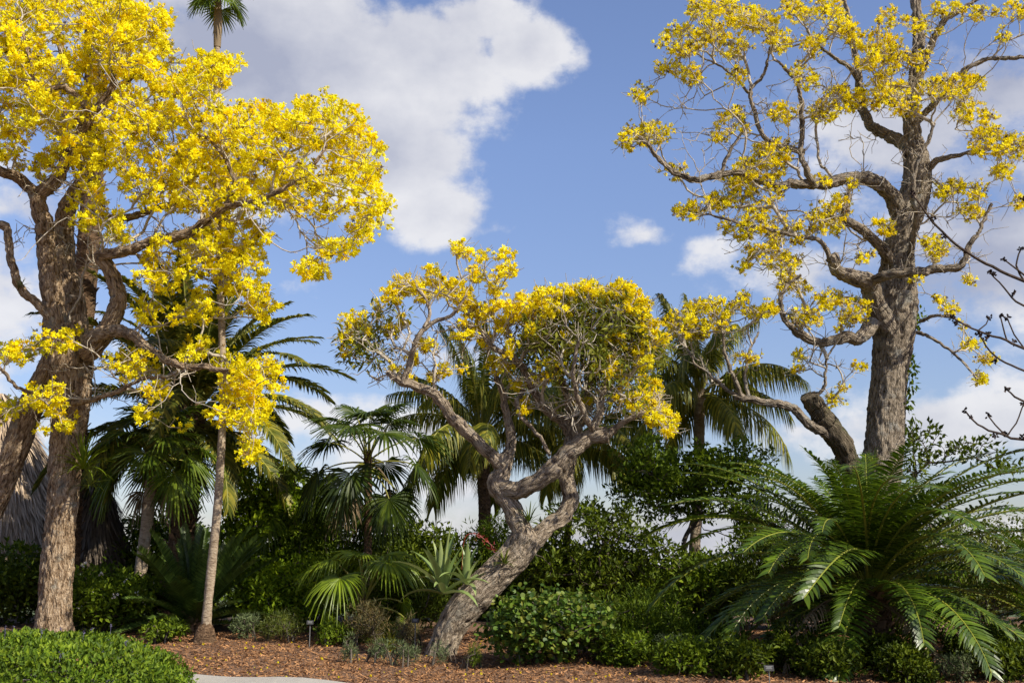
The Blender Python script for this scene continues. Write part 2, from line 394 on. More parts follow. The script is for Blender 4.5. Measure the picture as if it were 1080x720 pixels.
# ---------------------------------------------------------------- tree growing
class Skel:
    def __init__(s, cap=60000):
        s.p = np.zeros((cap, 3)); s.d = np.zeros((cap, 3)); s.par = np.full(cap, -1); s.len = np.zeros(cap)
        s.cnt = np.zeros(cap); s.r = np.zeros(cap); s.ok = np.zeros(cap, bool); s.n = 0; s.paths = []
    def put(s, p, d, par, r=0, ok=True):
        i = s.n; s.n += 1; s.p[i] = p; s.d[i] = d; s.par[i] = par; s.r[i] = r; s.ok[i] = ok
        s.len[i] = 0 if par < 0 else s.len[par] + np.linalg.norm(p - s.p[par]); return i
    def limb(s, pts, root=False, okfrom=0.0):
        par = -1
        if s.n and not root:
            par = int(np.argmin(np.linalg.norm(s.p[:s.n] - pts[0, :3], axis=1)))
        T = unit(np.gradient(pts[:, :3], axis=0)); n = len(pts)
        for k in range(0, n, 1):
            par = s.put(pts[k, :3], T[k], par, pts[k, 3], k / max(1, n - 1) >= okfrom)
    def grow(s, A, step=.13, wig=.022, alpha=.12, up=.15, g=rng, tip=.0048, expo=.36, bend=.45):
        n0 = s.n
        d0 = np.array([np.min(np.linalg.norm(s.p[:n0][s.ok[:n0]] - a, axis=1)) for a in A])
        ends = []
        for i in np.argsort(d0):
            a = A[i]; n = s.n
            v = a - s.p[:n]; D = np.linalg.norm(v, axis=1)
            cosd = np.einsum('ij,ij->i', v, s.d[:n]) / np.maximum(D, 1e-6)
            cost = D * (1.25 - .35 * cosd) + alpha * s.len[:n]; cost[~s.ok[:n]] = 1e9
            j = int(np.argmin(cost)); dist = D[j]; m = max(2, int(dist / step) + 1)
            S = s.p[j]; c1 = S + (s.d[j] * bend + rdir(1, g)[0] * .25) * dist * .5
            ed = unit(unit(a - S) + np.array([0, 0, up * 2]) + g.normal(size=3) * .35)
            c2 = a - ed * dist * .35
            t = (np.arange(1, m + 1) / m)[:, None]
            pts = (1 - t) ** 3 * S + 3 * (1 - t) ** 2 * t * c1 + 3 * (1 - t) * t * t * c2 + t ** 3 * a
            jit = g.normal(size=pts.shape) * wig * min(1, dist * 1.5); jit[-1] = 0; pts = pts + jit
            idx = [j]; par = j; prev = S
            for q in pts:
                par = s.put(q, unit(q - prev), par); idx.append(par); prev = q
            ends.append((i, par)); s.paths.append(idx)
            k = par
            while k >= 0: s.cnt[k] += 1; k = s.par[k]
        n = s.n
        rr = tip * np.maximum(s.cnt[:n], 1) ** expo
        s.r[:n] = np.maximum(s.r[:n], rr)
        return ends
    def twigs(s, mb, sides=5):
        for idx in s.paths:
            pts = s.p[idx]; r = s.r[idx].copy(); r[0] = min(r[0], r[1] * 1.15)
            sd_ = 9 if r.max() > .03 else (7 if r.max() > .014 else sides)
            tube(mb, pts, r, sd_, cap=False)

def limbs_px(spec):
    """[(px,py,Y,width_px)...] -> rows xyz r"""
    out = []
    for (px, py, Y, w) in spec:
        q = P(px, py, Y); out.append([q[0], q[1], q[2], w / 2 * Y / F])
    return np.array(out)

def ell_points(ells, Yc, Yr, mult=1.0, g=rng, zc=None):
    out = []
    for e in ells:
        cx, cy, rx, ry, n = e[:5]; yc = e[5] if len(e) > 5 else Yc; yr = e[6] if len(e) > 6 else Yr
        for _ in range(max(1, int(round(n * mult)))):
            a = g.uniform(0, 2 * math.pi); r = math.sqrt(g.uniform())
            u, v = r * math.cos(a), r * math.sin(a)
            Y = yc + yr * g.normal() * .55
            out.append(P(cx + rx * u, cy + ry * v, Y))
    return np.array(out)

def flower_clusters(mb, centres, dirs, nmin, nmax, rad, size, g=rng, mat=0, brown=0.0, bmat=1):
    pos = []; D = []; tone = []
    for c, d in zip(centres, dirs):
        n = g.integers(nmin, nmax + 1); q = rdir(n, g); q[:, 2] = q[:, 2] * .85 + .18
        rr = rad * g.uniform(.4, 1.15, size=(n, 1)) * g.uniform(.6, 1.4); tone.append(np.full(n, g.uniform()))
        pos.append(c + q * rr + d * rad * .4); D.append(unit(q + g.normal(size=(n, 3)) * .35))
    pos = np.concatenate(pos); D = np.concatenate(D); n = len(pos)
    Rm = basis(D, rdir(n, g)); sc_ = size * g.uniform(.75, 1.2, size=n); tone = np.concatenate(tone); rn = np.clip(tone * .5 + g.uniform(size=n) * .6 - .05, 0, 1)
    b = g.uniform(size=n) < brown * 2 * tone[::-1]
    mb.stamp(*FLORET, pos[~b], Rm[~b], sc_[~b], rn[~b], mat)
    if b.any(): mb.stamp(*FLORET, pos[b] - D[b] * .02, Rm[b], sc_[b] * .65, rn[b], bmat)

def leaves_at(mb, centres, n, rad, size, tmpl, g=rng, mat=0, up=.4, out=.6, flat=1.0, sizevar=.3, sag=0.0):
    """leaves scattered in clumps around each centre, mostly on the clump's shell"""
    K_ = len(centres); q = rdir(K_ * n, g); rr = rad * g.uniform(.25, 1.0, size=(K_ * n, 1)) ** .6
    off = q * rr; off[:, 2] *= flat
    pos = np.repeat(centres, n, 0) + off
    D = unit(q * out + rdir(K_ * n, g) * .8 + np.array([0, 0, up - sag]))
    U = unit(rdir(K_ * n, g) * .6 + np.array([0, 0, 1.0]) + q * .5)
    Rm = basis(D, U)
    sc_ = size * g.uniform(1 - sizevar, 1 + sizevar, size=K_ * n)
    mb.stamp(*tmpl, pos, Rm, sc_, g.uniform(size=K_ * n), mat)

def flowering_tree(label, base, trunk, limbs, ells, Yc, Yr, bark, seed, mult=1.0, crad=.085, fsize=.062, nfl=(8, 14),
                   amp=.02, brown=0.0, leaf_ells=None, okfrom=.25, twigmat=None, extra_bare=None, alpha=.12, trunk2=None, lscale=.86, petals=None):
    g = np.random.default_rng(seed)
    root = empty('flowering_tree', base, label, 'tree', 'yellow flowering trees in the garden bed')
    sk = Skel()
    tp = spline(limbs_px(trunk), .022); 
    flare = np.exp(-np.linspace(0, np.linalg.norm(tp[-1, :3] - tp[0, :3]), len(tp)) / .18) * .3
    tp[:, 3] *= (1 + flare) * .88
    m = MB(); tube(m, tp[:, :3], tp[:, 3], 64, amp=amp, freq=19, stretch=.26)
    m.build('trunk', bark, root, True)
    sk.limb(tp[::5], okfrom=.9)
    if trunk2 is not None:
        t2 = spline(limbs_px(trunk2), .03); t2[:, 3] *= .86; m = MB(); tube(m, t2[:, :3], t2[:, 3], 48, amp=amp * .8, freq=19, stretch=.3); m.build('trunk', bark, root, True)
        sk.limb(t2[::4], root=True, okfrom=.95)
    for L in limbs:
        lp = spline(limbs_px(L), .032); lp[:, 3] *= lscale
        s = 32 if lp[:, 3].max() > .06 else 14
        j = np.cumsum(g.normal(size=(len(lp), 3)) * .006, axis=0); j -= np.linspace(0, 1, len(lp))[:, None] * j[-1] * 1.0
        lp[:, :3] += j
        m = MB(); tube(m, lp[:, :3], lp[:, 3], s, amp=min(amp * .8, lp[:, 3].max() * .25), freq=22, stretch=.3)
        m.build('branch', M_MOSSBARK if L[0][0] == 902 else bark, root, True)
        sk.limb(lp[::4], okfrom=okfrom)
    A = ell_points(ells, Yc, Yr, mult, g)
    nA = len(A)
    allA = [A]
    LA = None
    if leaf_ells is not None:
        LA = ell_points(leaf_ells, Yc, Yr, 1.0, g); allA.append(LA)
    if extra_bare is not None:
        allA.append(ell_points(extra_bare, Yc, Yr, 1.0, g))
    ends = sk.grow(np.concatenate(allA), g=g, alpha=alpha)
    tw = MB(); sk.twigs(tw)
    for (i, j) in ends:                      # short side spurs that carry the flower heads
        for _ in range(3):
            k = j
            for _s in range(int(g.integers(0, 5))):
                if sk.par[k] >= 0: k = sk.par[k]
            d = unit(sk.d[k] * .5 + rdir(1, g)[0] + np.array([0, 0, .35])); L_ = g.uniform(.08, .24)
            q1 = sk.p[k] + d * L_ * .5 + g.normal(size=3) * .012; q2 = q1 + unit(d + rdir(1, g)[0] * .5) * L_ * .5
            tube(tw, np.array([sk.p[k], q1, q2]), [.0042, .0036, .0026], 4, cap=False)
    tw.build('twigs', twigmat or M_TWIG, root, True)
    dirs = np.zeros((len(A), 3)); 
    for (i, j) in ends:
        if i < nA: dirs[i] = sk.d[j]
    fm = MB(); flower_clusters(fm, A, dirs, nfl[0], nfl[1], crad, fsize, g, brown=brown)
    fm.build('blossoms', [petals or M_FLOWER, M_CALYX], root)
    if LA is not None:
        lm = MB(); leaves_at(lm, LA, 20, .17, .10, leaf_t(.30), g, up=.1)
        lm.build('leaves', M_TABLEAF, root)
    return root, sk

# ---------------------------------------------------------------- palm leaves
def rachis(L, e0, e1, n=14, side=0.0):
    t = np.linspace(0, 1, n); e = e0 + (e1 - e0) * t ** 1.25
    ds = L / (n - 1)
    p = np.zeros((n, 3)); p[1:, 0] = np.cumsum(np.cos(e[:-1])) * ds; p[1:, 2] = np.cumsum(np.sin(e[:-1])) * ds
    p[:, 1] = side * t ** 2 * L
    return t, e, p
def pinnate(L, n, e0, e1, ll, lw, droop, fwd, vee, stem_r, g, mats, name='frond', t0=.16, tipfwd=.5, side=0.0, minprof=.35, gap=0.0):
    mb = MB(); t, e, p = rachis(L, e0, e1, 16, side)
    tube(mb, p, stem_r * (1 - .85 * t) + .002, 5, cap=True, mat=1, rnd=.5)
    for sgn in (-1, 1):
        tt = np.linspace(t0, .995, n) + g.normal(size=n) * .12 / n
        if gap: tt = tt[g.uniform(size=n) > gap]
        k = len(tt); tt = np.clip(tt, 0, 1)
        ee = np.interp(tt, t, e); base = np.stack([np.interp(tt, t, p[:, i]) for i in range(3)], 1)
        T = np.stack([np.cos(ee), np.full(k, 2 * side) * tt, np.sin(ee)], 1); T = unit(T)
        S = np.tile([0, float(sgn), 0], (k, 1)); N_ = np.cross(T, S) * -sgn
        N_ = unit(N_) * np.where(N_[:, 2:3] * 0 + np.cos(ee)[:, None] >= 0, 1, 1)
        N_ = np.stack([-np.sin(ee), np.zeros(k), np.cos(ee)], 1)
        fw = fwd + (tipfwd) * tt ** 3 + g.normal(size=k) * .05
        vv = vee + g.normal(size=k) * .07
        D = unit(S * np.cos(fw)[:, None] + T * np.sin(fw)[:, None] + N_ * np.sin(vv)[:, None])
        x = (tt - t0) / (1 - t0); prof = np.minimum(1, minprof + x * 4) * (1 - .62 * x ** 2.2)
        ln = ll * prof * g.uniform(.9, 1.08, size=k)
        W = unit(T - D * np.einsum('ij,ij->i', T, D)[:, None])
        fr = [0, .25, .6, 1.0]; wd = [.55, 1.0, .8, .04]
        dr = droop * g.uniform(.75, 1.3, size=k)
        V = []
        for f_, w_ in zip(fr, wd):
            c = base + D * (ln * f_)[:, None]
            c = c + np.array([0, 0, -1.0]) * (ln * dr * f_ ** 2)[:, None] - (D * (ln * dr * .35 * f_ ** 2)[:, None])
            V.append(c - W * lw / 2 * w_); V.append(c + W * lw / 2 * w_)
        V = np.stack(V, 1)
        Fq = np.array([[0, 1, 3, 2], [2, 3, 5, 4], [4, 5, 7, 6]])
        FF = (Fq[None] + (np.arange(k) * 8)[:, None, None]).reshape(-1, 4)
        mb.add(V.reshape(-1, 3), FF, np.repeat(g.uniform(size=k), 3), 0)
    return mb.mesh(name, mats, False)
def palmate(Lp, e0, e1, Rb, nseg, spread, droop, g, mats, name='leaf_fan', split=.5, tilt=-.5, wf=1.0):
    mb = MB(); t, e, p = rachis(Lp, e0, e1, 9)
    tube(mb, p, np.linspace(.014, .008, len(p)), 5, mat=1)
    ee = e[-1] + tilt; T = np.array([math.cos(ee), 0, math.sin(ee)]); S = np.array([0, 1.0, 0]); N_ = np.cross(T, S) * -1
    if N_[2] < 0: N_ = -N_
    hub = p[-1]
    phi = np.linspace(-spread / 2, spread / 2, nseg); dphi = spread / (nseg - 1)
    rn = g.uniform(size=nseg)
    for k, f in enumerate(phi):
        D = T * math.cos(f) + S * math.sin(f) + N_ * .12 * abs(math.sin(f)); D = D / np.linalg.norm(D)
        W = np.cross(N_, D); W = W / np.linalg.norm(W)
        Lk = Rb * (.72 + .28 * math.cos(f * .6)) * g.uniform(.93, 1.05)
        V = []
        dd = droop * g.uniform(.6, 1.5)
        for fr in (.03, .28, split, .76, 1.0):
            r = Lk * fr; hw = min(r, Lk * split) * dphi * .5 * wf
            if fr > split: hw *= max(.03, 1 - ((fr - split) / (1 - split)) ** 1.3 * .97)
            lift = N_ * (.012 * Rb if k % 2 else -.012 * Rb) * min(1, fr * 3)
            bendf = max(0, fr - .25) ** 2
            c = hub + D * r - np.array([0, 0, 1.0]) * dd * bendf * Lk - D * dd * .3 * bendf * Lk
            V.append(c - W * hw - lift * .5); V.append(c + lift); V.append(c + W * hw - lift * .5)
        q = []
        for a in range(4):
            b = a * 3; q += [[b, b + 1, b + 4, b + 3], [b + 1, b + 2, b + 5, b + 4]]
        mb.add(np.array(V), np.array(q), rn[k], 0)
    return mb.mesh(name, mats, False)

def crown(root, meshes, n, top, g, pname, tiltj=.08, smin=.85, smax=1.1, spiral=2.39996, az0=0.0, rad=.06, azs=None, zspread=.15):
    """meshes ordered young (upright) -> old (hanging); each leaf is its own part"""
    lx = np.array(top) - np.array(root.location)
    for k in range(n):
        t = (k + .5) / n
        i = min(len(meshes) - 1, max(0, int(t * len(meshes) + g.normal() * .35)))
        az = az0 + spiral * k + g.normal() * .12 if azs is None else azs[k]
        s = g.uniform(smin, smax)
        loc = lx + np.array([math.cos(az) * rad, math.sin(az) * rad, -zspread * t])
        part(pname, meshes[i], root, loc, (g.normal() * tiltj, g.normal() * tiltj, az), s)

def set_of(fn, specs): return [fn(*s) for s in specs]
G = np.random.default_rng(11)

# ================================================================ THE SETTING
def build_ground():
    xs = np.concatenate([[-1500, -600, -200, -80, -40, -25], np.arange(-16, 16.01, .25), [25, 40, 80, 200, 600, 1500]])
    ys = np.concatenate([[-300, -60, -15, -5, 0, 3, 6], np.arange(8, 20, .2), np.arange(20, 32, 1.0), [40, 60, 90, 140, 220, 400, 800, 1500]])
    X, Y = np.meshgrid(xs, ys); Z = ground(X, Y)
    V = np.stack([X, Y, Z], 2).reshape(-1, 3); nx, ny = len(xs), len(ys)
    i = np.arange(ny - 1)[:, None] * nx; j = np.arange(nx - 1)[None]
    Q = np.stack([i + j, i + j + 1, i + nx + j + 1, i + nx + j], 2).reshape(-1, 4)
    m, nt, N, K = newmat('soil_and_mulch')
    out = N('ShaderNodeOutputMaterial'); tc = N('ShaderNodeTexCoord')
    n1 = N('ShaderNodeTexNoise'); n1.inputs['Scale'].default_value = 45; n1.inputs['Detail'].default_value = 8; n1.inputs['Roughness'].default_value = .7
    n2 = N('ShaderNodeTexNoise'); n2.inputs['Scale'].default_value = 1.3; n2.inputs['Detail'].default_value = 5
    K(tc.outputs['Object'], n1.inputs[0]); K(tc.outputs['Object'], n2.inputs[0])
    rp = N('ShaderNodeValToRGB'); K(n1.outputs[0], rp.inputs[0]); rp.color_ramp.elements[0].position = .33; rp.color_ramp.elements[0].color = (.05, .024, .012, 1)
    rp.color_ramp.elements[1].position = .68; rp.color_ramp.elements[1].color = (.30, .165, .09, 1)
    # beyond the garden: rough grass
    sp = N('ShaderNodeSeparateXYZ'); K(tc.outputs['Object'], sp.inputs[0])
    mr = N('ShaderNodeMapRange'); K(sp.outputs[1], mr.inputs[0]); mr.inputs[1].default_value = 19; mr.inputs[2].default_value = 21
    gr = N('ShaderNodeValToRGB'); K(n2.outputs[0], gr.inputs[0]); gr.color_ramp.elements[0].color = (.03, .05, .012, 1); gr.color_ramp.elements[1].color = (.09, .11, .03, 1)
    mx = N('ShaderNodeMix'); mx.data_type = 'RGBA'; K(mr.outputs[0], mx.inputs['Factor']); K(rp.outputs[0], mx.inputs[6]); K(gr.outputs[0], mx.inputs[7])
    pb = N('ShaderNodeBsdfPrincipled'); pb.inputs['Roughness'].default_value = .95; K(mx.outputs[2], pb.inputs['Base Color'])
    b = N('ShaderNodeBump'); b.inputs['Distance'].default_value = .03; K(n1.outputs[0], b.inputs['Height']); K(b.outputs[0], pb.inputs['Normal'])
    K(pb.outputs[0], out.inputs[0])
    mb = MB(); mb.add(V, Q); o = mb.build('ground', m, None, True); tag(o, kind='structure')
    # the path: far kerb line from the photo, (185,708) .. (345,722)
    a = P(150, 705, 10.9); b_ = P(350, 722, 10.2)
    mp = plain_mat('path_concrete', (.24, .22, .19), (.46, .43, .38), 130, .95, .006, detail=10)
    mb = MB(); n = 60
    xs = np.linspace(-9, 5, n)
    ye = np.interp(xs, [-9, -4.0, -3.3, -1.7, 0, 5], [12.8, 11.45, 11.2, 10.55, 9.75, 7.4])
    top = []
    for x, y in zip(xs, ye): top.append([x, y, ground(x, y) + .035]); top.append([x, y, ground(x, y) - .10])
    rows = []
    for w in np.linspace(0, 2.2, 9):
        rows.append(np.stack([xs, ye - w, ground(xs, ye - w) + .035], 1))
    V = np.concatenate(rows); i = np.arange(8)[:, None] * n; j = np.arange(n - 1)[None]
    Q = np.stack([i + j, i + n + j, i + n + j + 1, i + j + 1], 2).reshape(-1, 4)
    mb.add(V, Q); top = np.array(top); jj = np.arange(n - 1) * 2
    mb.add(top, np.stack([jj, jj + 2, jj + 3, jj + 1], 1))
    tag(mb.build('path', mp, None, False), kind='structure')
    # loose bark mulch
    g = np.random.default_rng(3); k = 85000
    x = g.uniform(-6.2, 6.2, k); y = g.uniform(9.3, 15.0, k)
    ok = (y > np.interp(x, xs, ye) + .01)
    x, y = x[ok], y[ok]; k = len(x)
    pos = np.stack([x, y, ground(x, y) + .012 * g.uniform(size=k) + .004], 1)
    a_ = g.uniform(0, 2 * math.pi, k); D = np.stack([np.cos(a_), np.sin(a_), g.normal(size=k) * .28], 1)
    U = unit(np.stack([g.normal(size=k) * .35, g.normal(size=k) * .35, np.ones(k)], 1))
    T = np.array([[-.14, 0, 0], [.14, .05, 0], [.10, 1, .02], [-.12, .92, 0], [-.14, 0, -.10], [.14, .05, -.10]])
    mb = MB(); mb.stamp(T, np.array([[0, 1, 2, 3], [4, 5, 1, 0]]), pos, basis(D, U), .032 * g.uniform(.4, 1.7, k), g.uniform(size=k))
    o = mb.build('mulch', M_CHIP); tag(o, 'reddish brown shredded bark mulch covering the garden bed', 'mulch', kind='stuff')
    # fallen yellow petals, a few
    k = 260; x = g.uniform(-4.5, 3.5, k); y = g.uniform(10.6, 13.8, k); ok = y > np.interp(x, xs, ye); x = x[ok]; y = y[ok]; k = len(x)
    mb = MB(); mb.stamp(*FLORET, np.stack([x, y, ground(x, y) + .03], 1), basis(rdir(k, g), rdir(k, g)), .022 * g.uniform(.5, 1.3, k), g.uniform(size=k) * .6)
    tag(mb.build('fallen_petals', M_FLOWER), 'fallen yellow petals sprinkled over the brown mulch', 'petals', kind='stuff')
build_ground()

# ================================================================ TREES
# ---- left tree
flowering_tree('largest yellow flowering tree at left, thick corky trunk and dense crown beside the thin palm',
    (*P(57, 668, 14)[:2], ground(P(57, 668, 14)[0], 14)),
    [(57, 676, 14, 40), (58, 640, 14, 38), (61, 590, 14, 35), (66, 530, 14, 34), (70, 470, 14, 38), (74, 420, 14, 45), (74, 380, 14, 54), (70, 345, 14, 48)],
    [
     [(60, 365, 13.9, 34), (53, 315, 13.8, 29), (47, 270, 13.7, 25), (46, 235, 13.6, 24), (38, 205, 13.5, 20), (58, 185, 13.4, 17), (80, 150, 13.2, 14), (103, 118, 13.0, 11), (122, 88, 12.9, 8), (118, 60, 12.8, 5)],
     [(38, 208, 13.5, 17), (20, 190, 13.4, 15), (-5, 178, 13.2, 13), (-40, 150, 13.0, 10), (-60, 110, 13, 7)],
     [(80, 365, 14.1, 36), (76, 320, 14.3, 31), (70, 275, 14.5, 28), (75, 225, 14.6, 24), (92, 180, 14.7, 19), (85, 130, 14.9, 14), (70, 80, 15, 10), (60, 30, 15.1, 7), (58, -20, 15.2, 5)],
     [(92, 370, 13.8, 30), (118, 345, 13.6, 25), (127, 315, 13.5, 21), (116, 285, 13.4, 19), (106, 268, 13.3, 16), (128, 264, 13.2, 14), (160, 253, 13.1, 13), (200, 243, 13.0, 12), (222, 228, 12.9, 11), (245, 215, 12.8, 9), (280, 208, 12.7, 7), (305, 196, 12.7, 5.5), (330, 178, 12.7, 4), (345, 152, 12.7, 3)],
     [(235, 221, 12.9, 9), (248, 195, 12.9, 7), (240, 165, 12.9, 6), (222, 148, 13, 5), (205, 140, 13, 4)],
     [(100, 225, 14.4, 12), (125, 232, 14.3, 11), (160, 222, 14.2, 9), (210, 205, 14.2, 8), (255, 180, 14.2, 6), (300, 160, 14.2, 4)],
     [(95, 362, 13.8, 26), (120, 348, 13.5, 18), (145, 352, 13.2, 13), (168, 372, 13.1, 10), (195, 385, 13.0, 8), (235, 392, 12.9, 6), (268, 398, 12.9, 4)],
     [(62, 350, 13.8, 14), (42, 320, 13.7, 11), (22, 303, 13.6, 11), (15, 280, 13.5, 10), (11, 250, 13.5, 10), (5, 238, 13.5, 12), (-20, 236, 13.4, 10)],
     [(78, 425, 13.7, 9), (100, 420, 13.4, 7), (125, 412, 13.2, 6), (150, 400, 13.1, 5), (185, 395, 13.0, 4)],
     [(62, 440, 13.7, 8), (40, 418, 13.4, 6), (18, 405, 13.2, 5), (-8, 380, 13.0, 4)],
     [(100, 122, 13, 9), (70, 95, 12.9, 8), (38, 96, 12.8, 7), (30, 60, 12.8, 5), (20, 20, 12.8, 4)],
     [(88, 140, 14.9, 11), (120, 100, 14.9, 9), (150, 70, 14.8, 7), (160, 40, 14.8, 5)],
    ],
    [(60, 30, 95, 45, 150), (-30, 60, 60, 60, 60), (135, 45, 42, 36, 62), (165, 22, 14, 14, 8), (120, 100, 110, 42, 120), (218, 80, 26, 20, 24), (240, 70, 10, 8, 4),
     (150, 150, 95, 36, 95), (262, 148, 70, 34, 90), (340, 130, 38, 26, 36), (374, 170, 30, 34, 36), (388, 222, 18, 20, 14), (330, 200, 45, 30, 28), (272, 195, 55, 28, 48),
     (200, 200, 70, 28, 62), (330, 284, 14, 9, 7), (352, 262, 20, 12, 9), (380, 245, 12, 8, 5), (235, 255, 50, 28, 46), (200, 270, 50, 22, 28), (258, 292, 32, 26, 26),
     (272, 326, 16, 10, 9), (170, 296, 25, 13, 9), (185, 335, 45, 18, 12), (30, 172, 45, 20, 10), (10, 110, 60, 38, 50), (80, 150, 14, 10, 6), (60, 190, 30, 30, 8),
     (18, 372, 26, 9, 14), (60, 362, 22, 9, 10), (8, 432, 12, 8, 5), (50, 422, 24, 13, 14), (140, 385, 26, 12, 16), (165, 412, 14, 8, 4), (262, 400, 34, 18, 40),
     (258, 430, 22, 18, 18), (262, 468, 9, 14, 8), (240, 440, 12, 10, 7), (62, 448, 16, 12, 7), (187, 450, 4, 3, 1), (212, 372, 25, 15, 8), (105, 235, 20, 12, 8),
     (118, 250, 16, 10, 5), (212, 318, 12, 10, 4), (152, 438, 8, 6, 2), (90, 205, 20, 14, 5)],
    13.6, 1.3, M_BARK_L, 21, lscale=.8, mult=1.38, crad=.110, fsize=.068, nfl=(13, 20), amp=.026, brown=.07, extra_bare=[(70, 230, 60, 70, 50), (200, 240, 80, 50, 50), (330, 230, 60, 40, 30), (130, 400, 80, 30, 50), (60, 100, 90, 60, 50)],
    trunk2=[(-80, 672, 14.6, 42), (-58, 630, 14.5, 38), (-28, 570, 14.4, 35), (-4, 522, 14.3, 32), (12, 484, 14.25, 31), (29, 436, 14.2, 31), (48, 400, 14.1, 32), (64, 368, 14.0, 34)])

